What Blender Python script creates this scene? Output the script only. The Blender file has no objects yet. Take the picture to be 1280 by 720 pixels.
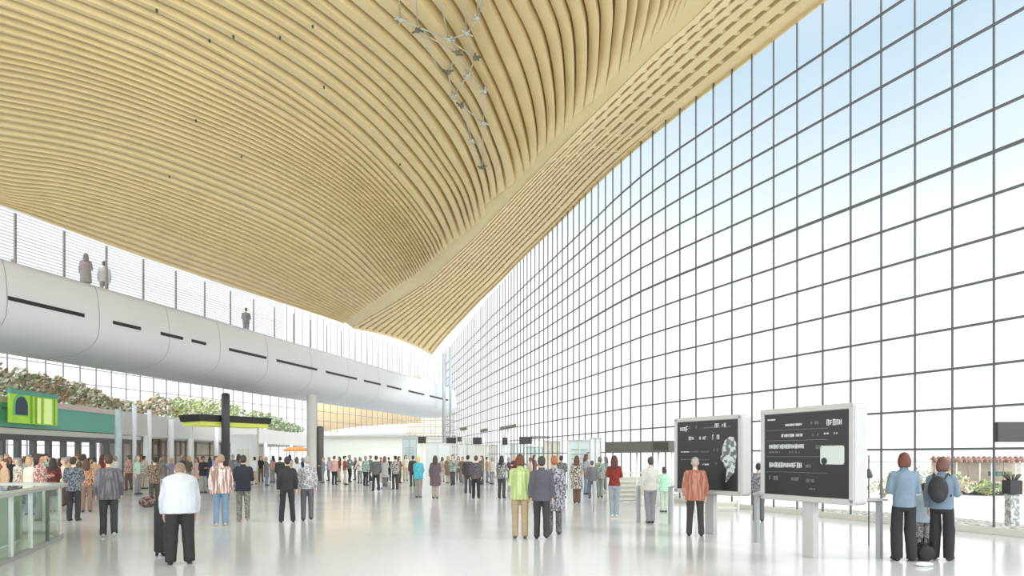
import bpy, bmesh, math, random
import numpy as np
from mathutils import Vector, Matrix, noise
random.seed(7)
C = bpy.context.scene.collection
F = 850.0; CX = 640.0; HY = 570.0; EYE = 1.7
PI = math.pi

# ------------------------------------------------------------------ helpers
def P(px, py, D):
    return Vector(((px-CX)/F*D, D, EYE+(HY-py)/F*D))
def PH(px, py, H):
    return P(px, py, H*F/(HY-py))
def G(px, fy):
    D = EYE*F/(fy-HY)
    return Vector(((px-CX)/F*D, D, 0.0))
def lin(c):
    return tuple((v/255/12.92 if v/255 <= .04045 else ((v/255+.055)/1.055)**2.4) for v in c)

MATS = {}
def mat(name, rgb, rough=.6, metal=0.0, var=0.0, scale=8.0, rgb2=None, spec=.5, emit=0, pattern=None, coat=0, stretch=(1, 1, 1), bump=0.0):
    if name in MATS: return MATS[name]
    m = bpy.data.materials.new(name); m.use_nodes = True
    nt = m.node_tree; b = nt.nodes['Principled BSDF']
    c = (*lin(rgb), 1)
    b.inputs['Base Color'].default_value = c
    b.inputs['Roughness'].default_value = rough
    b.inputs['Metallic'].default_value = metal
    b.inputs['Specular IOR Level'].default_value = spec
    if coat: b.inputs['Coat Weight'].default_value = coat
    if emit:
        b.inputs['Emission Color'].default_value = c; b.inputs['Emission Strength'].default_value = emit
    tc = nt.nodes.new('ShaderNodeTexCoord'); mp = nt.nodes.new('ShaderNodeMapping')
    mp.inputs['Scale'].default_value = stretch
    nt.links.new(tc.outputs['Object'], mp.inputs['Vector'])
    n = nt.nodes.new('ShaderNodeTexNoise'); n.inputs['Scale'].default_value = scale; n.inputs['Detail'].default_value = 4
    nt.links.new(mp.outputs['Vector'], n.inputs['Vector'])
    r = nt.nodes.new('ShaderNodeValToRGB')
    c2 = lin(rgb2) if rgb2 else tuple(x*(1-max(var, .04)) for x in lin(rgb))
    if pattern == 'spots':
        r.color_ramp.elements[0].position = .46; r.color_ramp.elements[1].position = .54
    else:
        r.color_ramp.elements[0].position = .3; r.color_ramp.elements[1].position = .7
    r.color_ramp.elements[0].color = (*c2, 1); r.color_ramp.elements[1].color = c
    nt.links.new(n.outputs['Fac'], r.inputs['Fac']); nt.links.new(r.outputs['Color'], b.inputs['Base Color'])
    if emit: nt.links.new(r.outputs['Color'], b.inputs['Emission Color'])
    if bump:
        bp = nt.nodes.new('ShaderNodeBump'); bp.inputs['Strength'].default_value = bump; bp.inputs['Distance'].default_value = .01
        nt.links.new(n.outputs['Fac'], bp.inputs['Height']); nt.links.new(bp.outputs['Normal'], b.inputs['Normal'])
    MATS[name] = m
    return m
def glass_mat(name, tint, refl=1.0, refl_amt=.10):
    if name in MATS: return MATS[name]
    m = bpy.data.materials.new(name); m.use_nodes = True
    nt = m.node_tree; nt.nodes.clear()
    o = nt.nodes.new('ShaderNodeOutputMaterial'); mx = nt.nodes.new('ShaderNodeMixShader')
    t = nt.nodes.new('ShaderNodeBsdfTransparent'); t.inputs[0].default_value = (*tint, 1)
    g = nt.nodes.new('ShaderNodeBsdfGlossy'); g.inputs['Roughness'].default_value = .02; g.inputs[0].default_value = (refl, refl, refl, 1)
    f = nt.nodes.new('ShaderNodeLayerWeight'); f.inputs[0].default_value = .25
    k = nt.nodes.new('ShaderNodeMath'); k.operation = 'MULTIPLY'; k.inputs[1].default_value = refl_amt
    nt.links.new(f.outputs['Facing'], k.inputs[0]); nt.links.new(k.outputs[0], mx.inputs[0]); nt.links.new(t.outputs[0], mx.inputs[1]); nt.links.new(g.outputs[0], mx.inputs[2])
    nt.links.new(mx.outputs[0], o.inputs[0])
    MATS[name] = m
    return m

def obj(name, bm, m, parent=None, smooth=False, loc=None):
    if isinstance(bm, bpy.types.Mesh): me = bm
    else:
        me = bpy.data.meshes.new(name)
        bmesh.ops.recalc_face_normals(bm, faces=bm.faces)
        bm.to_mesh(me); bm.free()
        if smooth:
            for p in me.polygons: p.use_smooth = True
        me.materials.append(m)
    o = bpy.data.objects.new(name, me); C.objects.link(o)
    if m is not None and me.users > 1 or isinstance(bm, bpy.types.Mesh):
        if len(me.materials) == 0: me.materials.append(m)
        o.material_slots[0].link = 'OBJECT'; o.material_slots[0].material = m
    if parent: o.parent = parent
    if loc is not None: o.location = loc
    return o
def tag(o, label=None, cat=None, group=None, kind=None):
    if label: o['label'] = label
    if cat: o['category'] = cat
    if group: o['group'] = group
    if kind: o['kind'] = kind
    return o
def empty(name, loc=(0, 0, 0), rz=0, label=None, cat=None, group=None, kind=None, scale=1):
    o = bpy.data.objects.new(name, None); C.objects.link(o)
    o.location = loc; o.rotation_euler = (0, 0, rz); o.empty_display_size = .2
    o.scale = (scale,)*3
    return tag(o, label, cat, group, kind)
def BM(): return bmesh.new()
def add_box(bm, c, s, rz=0, mtx=None, bev=0):
    r = bmesh.ops.create_cube(bm, size=1)
    M = Matrix.Translation(c) @ Matrix.Rotation(rz, 4, 'Z') @ Matrix.Diagonal((*s, 1))
    if mtx: M = mtx @ M
    bmesh.ops.transform(bm, matrix=M, verts=r['verts'])
    if bev:
        es = list({e for v in r['verts'] for e in v.link_edges})
        bmesh.ops.bevel(bm, geom=es, offset=bev, segments=2, affect='EDGES', profile=.6)
    return bm
def box(c, s, rz=0, bev=0): return add_box(BM(), c, s, rz, bev=bev)
def add_bar(bm, a, b, w, h, up=Vector((0, 0, 1))):
    a = Vector(a); b = Vector(b); d = (b-a); L = d.length
    if L < 1e-6: return bm
    d.normalize(); s = d.cross(up)
    if s.length < 1e-4: s = Vector((1, 0, 0))
    s.normalize(); u = s.cross(d)
    vs = [bm.verts.new(p + s*x*w/2 + u*y*h/2) for p in (a, b) for x, y in ((-1, -1), (1, -1), (1, 1), (-1, 1))]
    for f in ((0, 1, 2, 3), (7, 6, 5, 4), (0, 4, 5, 1), (1, 5, 6, 2), (2, 6, 7, 3), (3, 7, 4, 0)):
        bm.faces.new([vs[i] for i in f])
    return bm
def add_tube(bm, pts, rad, seg=8, rads2=None, side=None, cap=True):
    """tube along pts; rad list; optional second radii (elliptical) with fixed side axis"""
    pts = [Vector(p) for p in pts]
    if not hasattr(rad, '__len__'): rad = [rad]*len(pts)
    r2 = rads2 or rad
    rings = []
    prev = None
    for i, p in enumerate(pts):
        t = (pts[min(i+1, len(pts)-1)] - pts[max(i-1, 0)]).normalized()
        if side is not None: s = Vector(side)
        elif prev is not None: s = prev
        else: s = Vector((1, 0, 0)) if abs(t.x) < .9 else Vector((0, 1, 0))
        s = (s - t*s.dot(t)).normalized(); prev = s
        u = t.cross(s)
        rings.append([bm.verts.new(p + s*math.cos(a)*rad[i] + u*math.sin(a)*r2[i]) for a in [2*PI*k/seg for k in range(seg)]])
    for a, b in zip(rings, rings[1:]):
        for k in range(seg):
            bm.faces.new((a[k], a[(k+1) % seg], b[(k+1) % seg], b[k]))
    if cap:
        bm.faces.new(rings[0][::-1]); bm.faces.new(rings[-1])
    return bm
def add_ball(bm, c, r, seg=12, rings=8):
    if not hasattr(r, '__len__'): r = (r, r, r)
    q = bmesh.ops.create_uvsphere(bm, u_segments=seg, v_segments=rings, radius=1)
    bmesh.ops.transform(bm, matrix=Matrix.Translation(c) @ Matrix.Diagonal((*r, 1)), verts=q['verts'])
    return bm
def add_cyl(bm, base, r, h, seg=20, r2=None):
    return add_tube(bm, [base, Vector(base)+Vector((0, 0, h))], [r, r if r2 is None else r2], seg)
def round_box(w, d, h, r, seg=6, inner=None):
    """plate w x h in XZ, depth d in Y (0..d), rounded corners"""
    bm = BM()
    def outline(w, h, r):
        o = []
        for cx, cz, a0 in ((w/2-r, h/2-r, 0), (-w/2+r, h/2-r, PI/2), (-w/2+r, -h/2+r, PI), (w/2-r, -h/2+r, 1.5*PI)):
            for k in range(seg+1):
                a = a0+PI/2*k/seg; o.append((cx+r*math.cos(a), cz+r*math.sin(a)))
        return o
    o = outline(w, h, r)
    f = [bm.verts.new((x, 0, z)) for x, z in o]; b = [bm.verts.new((x, d, z)) for x, z in o]
    n = len(o)
    for k in range(n): bm.faces.new((f[k], f[(k+1) % n], b[(k+1) % n], b[k]))
    bm.faces.new(f); bm.faces.new(b[::-1])
    return bm

# ------------------------------------------------------------------ materials
M_steel = mat('mullion_steel', (96, 100, 104), .45, .1)
M_steel2 = mat('pale_steel', (170, 172, 172), .4, .2)
M_white = mat('white_panel', (226, 226, 223), .45, 0, .02)
M_offw = mat('offwhite_paint', (215, 213, 205), .5, 0, .04)
M_dark = mat('dark_column', (78, 77, 78), .45, 0, .06)
M_black = mat('black_gap', (16, 16, 17), .5)
M_wood = mat('tan_timber', (238, 216, 166), .55, 0, .08, 1.2, stretch=(1, 1, 1))
M_wood_b = mat('tan_timber_backing', (230, 211, 162), .7, 0, .05, .6)
M_glass = glass_mat('clear_glass', (.985, .99, .99))
M_gglass = glass_mat('green_glass', (.78, .88, .80), 1, .45)
M_bglass = glass_mat('balustrade_glass', (.95, .96, .97))

# ------------------------------------------------------------------ floor and ground
def grid_plane(x0, x1, y0, y1, z, nx=1, ny=1):
    bm = BM()
    vs = [[bm.verts.new((x0+(x1-x0)*i/nx, y0+(y1-y0)*j/ny, z)) for i in range(nx+1)] for j in range(ny+1)]
    for j in range(ny):
        for i in range(nx): bm.faces.new((vs[j][i], vs[j][i+1], vs[j+1][i+1], vs[j+1][i]))
    return bm
# ------------------------------------------------------------------ glass wall plan
FX = [(-200, 1), (1, 1)]
def wall_factor(x):
    pts = [(540, 1.8), (563, 1.62), (590, 1.43), (615, 1.31), (660, 1.19), (700, 1.12), (740, 1.065), (770, 1.03), (800, 1.01), (840, 1.0), (3000, 1.0)]
    for (a, fa), (b, fb) in zip(pts, pts[1:]):
        if x <= b: return fa+(fb-fa)*(x-a)/(b-a)
    return 1
def wall_pt(x):
    D = 14305/(x-270)*wall_factor(x)
    return Vector(((x-CX)/F*D, D, 0))
# dense plan polyline from near to far, then resampled on arclength
dense = []
Y = 6.0
while Y < 24.0:
    x = 270+14305/Y; dense.append(wall_pt(x)); Y += .25
x = 270+14305/24.0
while x > 556: dense.append(wall_pt(x)); x -= 2
for _ in range(5):   # smooth the far bend
    dense = [dense[0]]+[(dense[i-1]+dense[i]*2+dense[i+1])/4 for i in range(1, len(dense)-1)]+[dense[-1]]
cum = [0]
for a, b in zip(dense, dense[1:]): cum.append(cum[-1]+(b-a).length)
def wall_at(s):
    s = max(0, min(cum[-1]-1e-6, s))
    import bisect
    i = bisect.bisect_right(cum, s)-1
    t = (s-cum[i])/(cum[i+1]-cum[i])
    return dense[i].lerp(dense[i+1], t)
ds = .83*math.sqrt(1+(370/850)**2)
s_ref = (14.71-6.0)*math.sqrt(1+(370/850)**2)
s0 = s_ref - ds*int(s_ref/ds)
stations = []
s = s0
while s < cum[-1]: stations.append(wall_at(s)); s += ds
# roof edge over the wall: pixel controls -> height
def edge_H(D):
    pts = [(0, 12.7), (20, 12.65), (28, 12.6), (34, 12.95), (44, 13.1), (60, 13.0), (200, 12.6)]
    for (a, fa), (b, fb) in zip(pts, pts[1:]):
        if D <= b: return fa+(fb-fa)*(D-a)/(b-a)
wall = tag(empty('wall_right', stations[0]), 'tall curved glass wall gridded with dark mullions along the right side', 'glass wall', kind='structure')
def W(o): o.matrix_parent_inverse = Matrix.Translation(-wall.location); return o
bm = BM(); prev = None
for p in stations:
    a = bm.verts.new((p.x, p.y, 0)); b = bm.verts.new((p.x, p.y, EYE+edge_H(p.y)))
    if prev: bm.faces.new((prev[0], a, b, prev[1]))
    prev = (a, b)
W(obj('glass', bm, M_glass, wall))
for i, p in enumerate(stations):
    q = stations[min(i+1, len(stations)-1)]-stations[max(i-1, 0)]; rz = math.atan2(q.y, q.x)
    h = EYE+edge_H(p.y)
    mw = .038+.016*min(1, max(0, (p.y-16)/25))
    W(obj('mullion', box((p.x, p.y, h/2), (mw, mw, h), rz), M_steel, wall))
TR = [.16, 1.08, 1.99, 2.91, 3.83, 4.75, 5.66, 6.58, 7.5, 8.42, 9.33, 10.25, 11.17]
for k, t in enumerate(TR+[-1.62]):
    th = .075 if k == 7 else (.055 if k < 13 else .16)
    bm = BM()
    for a, b in zip(stations, stations[1:]):
        add_bar(bm, (a.x, a.y, EYE+t), (b.x, b.y, EYE+t), .05, th*.95)
    W(obj('transom' if k < 13 else 'sill', bm, M_steel if k < 13 else M_offw, wall))

# floor: hall floor bounded by the glass wall
bm = BM()
pts = [Vector((-60, -12, 0)), Vector((14.8, -12, 0))] + [Vector((stations[0].x, stations[0].y, 0))] + stations[::4] + [stations[-1], Vector((-7.5, 96, 0)), Vector((-60, 96, 0))]
vs = [bm.verts.new((p.x, p.y, 0)) for p in pts]
seen = []
for v in vs:
    if not seen or (v.co-seen[-1].co).length > 1e-3: seen.append(v)
bm.faces.new(seen)
fm = bpy.data.materials.new('polished_floor'); fm.use_nodes = True
nt = fm.node_tree; b = nt.nodes['Principled BSDF']
tc = nt.nodes.new('ShaderNodeTexCoord')
n1 = nt.nodes.new('ShaderNodeTexNoise'); n1.inputs['Scale'].default_value = .25; n1.inputs['Detail'].default_value = 3
n2 = nt.nodes.new('ShaderNodeTexNoise'); n2.inputs['Scale'].default_value = 60
rm = nt.nodes.new('ShaderNodeValToRGB'); rm.color_ramp.elements[0].color = (.60, .615, .63, 1); rm.color_ramp.elements[1].color = (.70, .71, .725, 1)
mr = nt.nodes.new('ShaderNodeMapRange'); mr.inputs[3].default_value = .10; mr.inputs[4].default_value = .2
nt.links.new(tc.outputs['Object'], n1.inputs['Vector']); nt.links.new(tc.outputs['Object'], n2.inputs['Vector'])
nt.links.new(n1.outputs['Fac'], rm.inputs['Fac']); nt.links.new(rm.outputs['Color'], b.inputs['Base Color'])
nt.links.new(n1.outputs['Fac'], mr.inputs[0]); nt.links.new(mr.outputs[0], b.inputs['Roughness'])
b.inputs['IOR'].default_value = 1.33; b.inputs['Specular IOR Level'].default_value = .42
fl = obj('floor', bm, fm); tag(fl, 'pale polished concourse floor', 'floor', kind='structure')
gm = mat('apron_ground', (238, 236, 232), .8, 0, .10, .15, rgb2=(222, 221, 218))
gr = obj('ground', grid_plane(-400, 500, -60, 700, -.25), gm); tag(gr, 'pale open ground outside the glass', 'ground', kind='structure')

# ------------------------------------------------------------------ ceiling surface
Hpts = [(-150, 205, 9.06), (0, 258, 9.06), (160, 316, 9.06), (320, 370, 9.06), (440, 409, 9.06),
        (1035, -150, 12), (960, -80, 12), (860, 30, 12), (765, 120, 12), (700, 185, 11.9), (654, 233, 11.8), (590, 300, 11.2), (560, 328, 10.9), (528, 356, 10.6), (496, 375, 10.0),
        (0, 0, 11), (-150, -130, 11.5), (200, 0, 12.5), (200, 150, 11.2), (400, 0, 13.5), (400, 150, 12.3), (560, 0, 13.8), (560, 150, 12.8),
        (400, 280, 10.9), (500, 280, 11.3), (700, 0, 13.2), (700, 100, 12.6), (560, 240, 11.9), (300, -150, 14), (600, -150, 14.5), (850, -150, 13), (250, 270, 10.2), (100, 200, 10.2)]
A = np.array(Hpts, float); XY = A[:, :2]/300.0; n = len(A)
def tps(r2): return np.where(r2 > 1e-12, .5*r2*np.log(np.maximum(r2, 1e-12)), 0)
d2 = ((XY[:, None]-XY[None])**2).sum(-1)
K = tps(d2)+np.eye(n)*.01; Pm = np.hstack([np.ones((n, 1)), XY])
S_ = np.zeros((n+3, n+3)); S_[:n, :n] = K; S_[:n, n:] = Pm; S_[n:, :n] = Pm.T
coef = np.linalg.solve(S_, np.concatenate([A[:, 2], np.zeros(3)]))
def Hf(px, py):
    q = np.array([px, py])/300.0
    return float(tps(((XY-q)**2).sum(-1)) @ coef[:n] + coef[n] + coef[n+1:] @ q)
# control ribs: (number of ribs up to the next one, polyline)
RIBS = [
 (4, [(1010, -150), (995, -125), (985, -106)]),
 (5, [(900, -150), (888, -60), (878, -5), (874, 16)]),
 (4, [(850, -150), (845, -70), (837, 0), (826, 34), (820, 65)]),
 (2, [(778, -150), (786, -70), (785, 0), (780, 42), (775, 80), (769, 116)]),
 (3, [(722, -150), (737, -60), (745, 0), (750, 30), (748, 80), (744, 110), (738, 147)]),
 (2, [(640, -150), (666, -60), (682, 0), (696, 37), (703, 70), (706, 110), (706, 145), (703, 181)]),
 (1, [(570, -150), (605, -65), (632, 0), (660, 55), (676, 107), (683, 155), (682, 204)]),
 (2, [(525, -150), (570, -70), (610, 0), (640, 62), (660, 115), (671, 170), (670, 216)]),
 (3, [(440, -150), (500, -75), (557, 0), (580, 35), (602, 80), (624, 125), (645, 180), (655, 215), (652, 234)]),
 (2, [(300, -150), (380, -75), (460, 0), (500, 35), (537, 73), (565, 108), (586, 140), (604, 180), (618, 220), (624, 264)]),
 (2, [(215, -150), (310, -72), (400, 0), (450, 40), (492, 75), (525, 107), (553, 140), (580, 180), (600, 230), (610, 278)]),
 (2, [(130, -150), (240, -70), (345, 0), (397, 35), (445, 72), (490, 112), (525, 152), (555, 195), (582, 240), (598, 292)]),
 (2, [(30, -150), (170, -70), (285, 0), (345, 35), (405, 74), (450, 109), (492, 148), (532, 195), (566, 245), (588, 302)]),
 (2, [(-90, -150), (80, -65), (215, 0), (260, 22), (320, 54), (370, 85), (412, 114), (450, 145), (486, 180), (540, 245), (574, 315)]),
 (5, [(-150, -128), (0, -62), (145, 0), (217, 32), (300, 77), (350, 107), (390, 134), (430, 164), (470, 200), (515, 250), (546, 295), (560, 328)]),
 (6, [(-150, -35), (0, 14), (62, 35), (125, 57), (200, 86), (320, 141), (400, 187), (455, 228), (505, 280), (545, 342)]),
 (7, [(-150, 46), (0, 75), (80, 93), (160, 117), (240, 147), (320, 180), (400, 222), (455, 262), (500, 312), (528, 356)]),
 (7, [(-150, 104), (0, 130), (100, 150), (200, 178), (320, 224), (400, 264), (455, 306), (508, 368)]),
 (9, [(-150, 162), (0, 187), (100, 204), (200, 234), (320, 280), (400, 321), (450, 357), (484, 383)]),
 (8, [(-150, 199), (0, 236), (75, 246), (175, 272), (250, 300), (320, 328), (400, 370), (455, 400)]),
 (0, [(-150, 205), (0, 258), (80, 289), (160, 318), (240, 345), (320, 371), (400, 396), (440, 409)])]
NT = 56
def catmull(pts, n):
    P_ = [np.array(p, float) for p in pts]; P_ = [2*P_[0]-P_[1]]+P_+[2*P_[-1]-P_[-2]]
    out = []
    for i in range(1, len(P_)-2):
        for k in range(12):
            t = k/12; a, b, c, d = P_[i-1:i+3]
            out.append(.5*((2*b)+(-a+c)*t+(2*a-5*b+4*c-d)*t*t+(-a+3*b-3*c+d)*t**3))
    out.append(P_[-2])
    out = np.array(out); L = np.concatenate([[0], np.cumsum(np.linalg.norm(np.diff(out, axis=0), axis=1))])
    q = np.linspace(0, L[-1], n)
    return np.stack([np.interp(q, L, out[:, k]) for k in (0, 1)], 1)
ctrl = [catmull(p, NT) for _, p in RIBS]
vidx = np.concatenate([[0], np.cumsum([c for c, _ in RIBS[:-1]])])
NV = int(vidx[-1])
ctrl_arr = np.stack(ctrl)           # (nctrl, NT, 2)
def rib_line(v):
    v = max(0, min(NV, v))
    i = min(int(np.searchsorted(vidx, v, side='right')-1), len(vidx)-2)
    t = (v-vidx[i])/(vidx[i+1]-vidx[i])
    a = ctrl_arr[max(i-1, 0)]; b = ctrl_arr[i]; c = ctrl_arr[i+1]; d = ctrl_arr[min(i+2, len(vidx)-1)]
    # hermite on nonuniform knots
    def m(i0, i1): return (ctrl_arr[i1]-ctrl_arr[i0])/(vidx[i1]-vidx[i0])
    h = vidx[i+1]-vidx[i]
    m0 = m(max(i-1, 0), i+1) if i > 0 else m(i, i+1)
    m1 = m(i, min(i+2, len(vidx)-1)) if i+2 < len(vidx) else m(i, i+1)
    # limit overshoot
    return (2*t**3-3*t*t+1)*b+(t**3-2*t*t+t)*h*m0*.8+(-2*t**3+3*t*t)*c+(t**3-t*t)*h*m1*.8
def fade_line(line):
    e = line[-1]; k = max(.12, (HY-e[1])/500)
    d = np.linalg.norm(line-e, axis=1)
    k = k**1.5
    f = np.clip((d-22*k)/(75*k), 0, 1); return f*f*(3-2*f)
def surf(line):
    return [PH(p[0], p[1], Hf(p[0], p[1])) for p in line]
ceil = tag(empty('ceiling', (0, 30, 14)), 'sweeping vaulted timber slat ceiling over the concourse', 'ceiling', kind='structure')
def CE(o): o.matrix_parent_inverse = Matrix.Translation((0, -30, -14)); return o
# backing surface
sub = 2
bm = BM(); rows = []
lines = {}
for k in range(NV*sub+1):
    v = k/sub; ln = rib_line(v); lines[v] = (surf(ln), fade_line(ln))
def depth_at(v): return .36+.22*min(1, max(0, 1-(v/NV)))
def up_norm(sp, i, sp2):
    a = sp[min(i+1, NT-1)]-sp[max(i-1, 0)]; b = sp2[i]-sp[i]
    n = a.cross(b)
    if n.length < 1e-6: return Vector((0, 0, 1))
    n.normalize()
    return n if n.z > 0 else -n
allv = sorted(lines)
for j, v in enumerate(allv):
    sp, fd = lines[v]; v2 = allv[min(j+1, len(allv)-1)] if j+1 < len(allv) else allv[j-1]
    dep = depth_at(v)
    rows.append([bm.verts.new(sp[i]+Vector((0, 0, 1))*dep*fd[i]) for i in range(NT)])
for a, b in zip(rows, rows[1:]):
    for i in range(NT-1):
        bm.faces.new((a[i], a[i+1], b[i+1], b[i]))
bk = CE(obj('backing_panel', bm, M_wood_b, ceil, smooth=True))
# make sure normals point down, solidify upward
sm = bk.modifiers.new('s', 'SOLIDIFY'); sm.thickness = .25; sm.offset = -1
me = bk.data
if me.polygons[0].normal.z > 0: me.flip_normals()
# ribs
for k in range(NV):
    v = k+.5
    dep = depth_at(v)
    w = .43 if k < 20 else max(.325, .43-(k-20)*.012)
    la, lb = rib_line(v-w), rib_line(v+w)
    A_, B_ = surf(la), surf(lb); fd = fade_line(rib_line(v))
    bm = BM(); prev = None
    for i in range(NT):
        if fd[i] <= .004: break
        ab = A_[i]+Vector((0, 0, -.004)); bb = B_[i]+Vector((0, 0, dep*fd[i]*(.5 if k < 24 else .2)))
        ta = A_[i]+Vector((0, 0, dep*fd[i]+.03)); tb = B_[i]+Vector((0, 0, dep*fd[i]+.03))
        r = [bm.verts.new(q) for q in (ab, bb, tb, ta)]
        if prev:
            for q in range(4): bm.faces.new((prev[q], r[q], r[(q+1) % 4], prev[(q+1) % 4]))
        else: bm.faces.new(r)
        prev = r
    if prev: bm.faces.new(prev[::-1])
    CE(obj('slat', bm, M_wood, ceil))
# unseen roof continued past the viewer, added to darken the foreground floor
bm = BM()
rowz = [(13.2, 14.2), (8, 15.4), (2, 16), (-6, 16)]
xs = [-16, -8, 0, 6, 12.2]
vg = [[bm.verts.new((x, y_, z_-(1.5 if x < -10 else 0)-(.9 if x > 8 else 0))) for x in xs] for y_, z_ in rowz]
for a, b in zip(vg, vg[1:]):
    for i in range(len(xs)-1): bm.faces.new((a[i], a[i+1], b[i+1], b[i]))
ro = CE(obj('unseen_roof_panel', bm, M_wood_b, ceil)); sm = ro.modifiers.new('s', 'SOLIDIFY'); sm.thickness = .25
# ------------------------------------------------------------------ rim soffit beside the glass wall
fold = [(985, -106), (920, -35), (874, 16), (820, 65), (769, 116), (712, 173), (672, 214), (624, 264), (588, 302), (560, 328), (528, 356), (496, 377), (470, 392), (440, 409)]
redge = [(1190, -125), (1105, -60), (1027, 0), (925, 80), (830, 155), (760, 215), (700, 276), (655, 320), (625, 351), (600, 375), (583, 393), (566, 411), (551, 428), (540, 442)]
NR = 70
fl_ = catmull(fold, NR); re_ = catmull(redge, NR)
def ip(x, pts):
    for (a, fa), (b, fb) in zip(pts, pts[1:]):
        if x <= b: return fa+(fb-fa)*(x-a)/(b-a)
    return pts[-1][1]
F3 = surf(fl_)
R3 = []
for p in re_:
    if p[0] > 640: R3.append(PH(p[0], p[1], edge_H(14305/(p[0]-270)*wall_factor(p[0]))))
    else:
        D = ip(-p[0], [(-640, 14305/370*wall_factor(640)), (-600, 53.5), (-570, 59), (-540, 62.5)]); R3.append(P(p[0], p[1], D))
def rim(i, s, lift=0):
    p = F3[i].lerp(R3[i], s); q = math.sin(PI*s)
    return p+Vector((0, 0, q*.35+lift))
bm = BM(); rows = []
NS = 12
for i in range(NR): rows.append([bm.verts.new(rim(i, s/NS, 1.0*min(.30, s*.3, (NS-s)*.3)+.01)) for s in range(NS+1)])
for a, b in zip(rows, rows[1:]):
    for s in range(NS): bm.faces.new((a[s], a[s+1], b[s+1], b[s]))
rb = CE(obj('rim_panel', bm, mat('rim_backing', (226, 206, 156), .7), ceil, smooth=True))
if rb.data.polygons[0].normal.z > 0: rb.data.flip_normals()
sm = rb.modifiers.new('s', 'SOLIDIFY'); sm.thickness = .25; sm.offset = -1
nslat = 7
I0 = 34
def rim_slat(fa, fb, i0, i1):
    bm = BM(); prev = None
    for i in range(i0, i1):
        s_a, s_b = fa(i), fb(i)
        r = [bm.verts.new(q) for q in (rim(i, s_a, -.03), rim(i, s_b, -.03), rim(i, s_b, .30), rim(i, s_a, .30))]
        if prev:
            for q in range(4): bm.faces.new((prev[q], r[q], r[(q+1) % 4], prev[(q+1) % 4]))
        else: bm.faces.new(r)
        prev = r
    bm.faces.new(prev[::-1])
    CE(obj('rim_slat', bm, M_wood, ceil))
for k in range(nslat):
    a0 = (k+.04)/nslat; b0 = 1.0 if k == nslat-1 else (k+.70)/nslat; mid_ = (a0+b0)/2
    g_ = lambda i: .10/nslat*min(1, (i-I0)/10)
    gb_ = lambda i: .10/nslat*min(1, (i-I0)/10)
    rim_slat(lambda i: a0, lambda i: b0, 0, I0+1)
    rim_slat(lambda i: a0-gb_(i)*.6 if k else a0, lambda i: mid_-g_(i), I0, NR)
    rim_slat(lambda i: mid_+g_(i), lambda i: min(1.0, b0+(gb_(i)*.8 if k < nslat-1 else 0)), I0, NR)
bm = BM()
for q in range(12): add_bar(bm, rim(NR-1, q/12, .08), rim(NR-1, (q+1)/12, .08), .12, .34)
CE(obj('end_trim', bm, M_wood, ceil))
# cross ties in the gaps of the rim
bm = BM()
for i in range(0, NR-12, 2):
    for k in range(nslat-1):
        a = rim(i, (k+.70)/nslat, .05); b_ = rim(i, (k+1.04)/nslat, .05)
        j = min(i+1, NR-1); f = (k*.37) % 1
        a = a.lerp(rim(j, (k+.70)/nslat, .05), f); b_ = b_.lerp(rim(j, (k+1.04)/nslat, .05), f)
        add_bar(bm, a, b_, .14, .10)
t_ = CE(obj('cross_tie', bm, M_wood, ceil)); t_['kind'] = 'stuff'
# fascia strip along the edge over glass
bm = BM(); prev = None
for i in range(NR):
    r = [bm.verts.new(rim(i, 1.0, -.12)), bm.verts.new(rim(i, 1.0, .35)), bm.verts.new(rim(i, .985, .35)), bm.verts.new(rim(i, .985, -.12))]
    if prev:
        for q in range(4): bm.faces.new((prev[q], r[q], r[(q+1) % 4], prev[(q+1) % 4]))
    prev = r
CE(obj('edge_trim', bm, mat('edge_trim', (224, 204, 150), .5), ceil))
# steel truss seen between the slats
tr = ceil
TRW = CE
def sp(px, py, dz=.12): return PH(px, py, Hf(px, py))-Vector((0, 0, dz))
nodes = [(501, 20), (522, 33), (561, 45), (584, 37), (597, 18), (572, 62), (594, 68), (560, 86), (585, 90), (566, 116), (577, 128), (590, 172), (603, 206), (606, 110), (604, 150)]
starts = [(496, -30), (520, -30), (545, -30), (575, -30), (598, -30), (612, -30)]
M_truss = mat('truss_steel', (196, 198, 184), .4, .3)
M_node = mat('truss_node', (120, 116, 96), .5, .2)
links = [((496, -30), (501, 20)), ((520, -30), (522, 33)), ((545, -30), (561, 45)), ((575, -30), (584, 37)), ((598, -30), (597, 18)), ((612, -30), (597, 18)), ((501, 20), (561, 45)), ((522, 33), (572, 62)), ((522, 33), (548, 80)), ((561, 45), (584, 37)), ((584, 37), (597, 18)), ((584, 37), (594, 68)), ((561, 45), (594, 68)), ((572, 62), (560, 86)), ((572, 62), (585, 90)), ((594, 68), (585, 90)), ((560, 86), (566, 116)), ((585, 90), (566, 116)), ((566, 116), (577, 128)), ((585, 90), (606, 110)), ((577, 128), (590, 172)), ((577, 128), (604, 150)), ((590, 172), (603, 206)), ((604, 150), (603, 206)), ((606, 110), (604, 150))]
for a, b_ in links:
    bm = BM(); add_tube(bm, [sp(*a), sp(*b_)], .022, 6); TRW(obj('tie_rod', bm, M_truss, tr, True))
for nd in nodes:
    c = sp(*nd); bm = BM(); add_ball(bm, c, .085, 10, 6)
    for k in range(4):
        a = random.random()*6.28; add_tube(bm, [c, c+Vector((math.cos(a)*.2, math.sin(a)*.2, random.uniform(-.05, .1)))], [.035, .03], 6)
    TRW(obj('truss_node', bm, M_truss if random.random() < .6 else M_node, tr, True))
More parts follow.
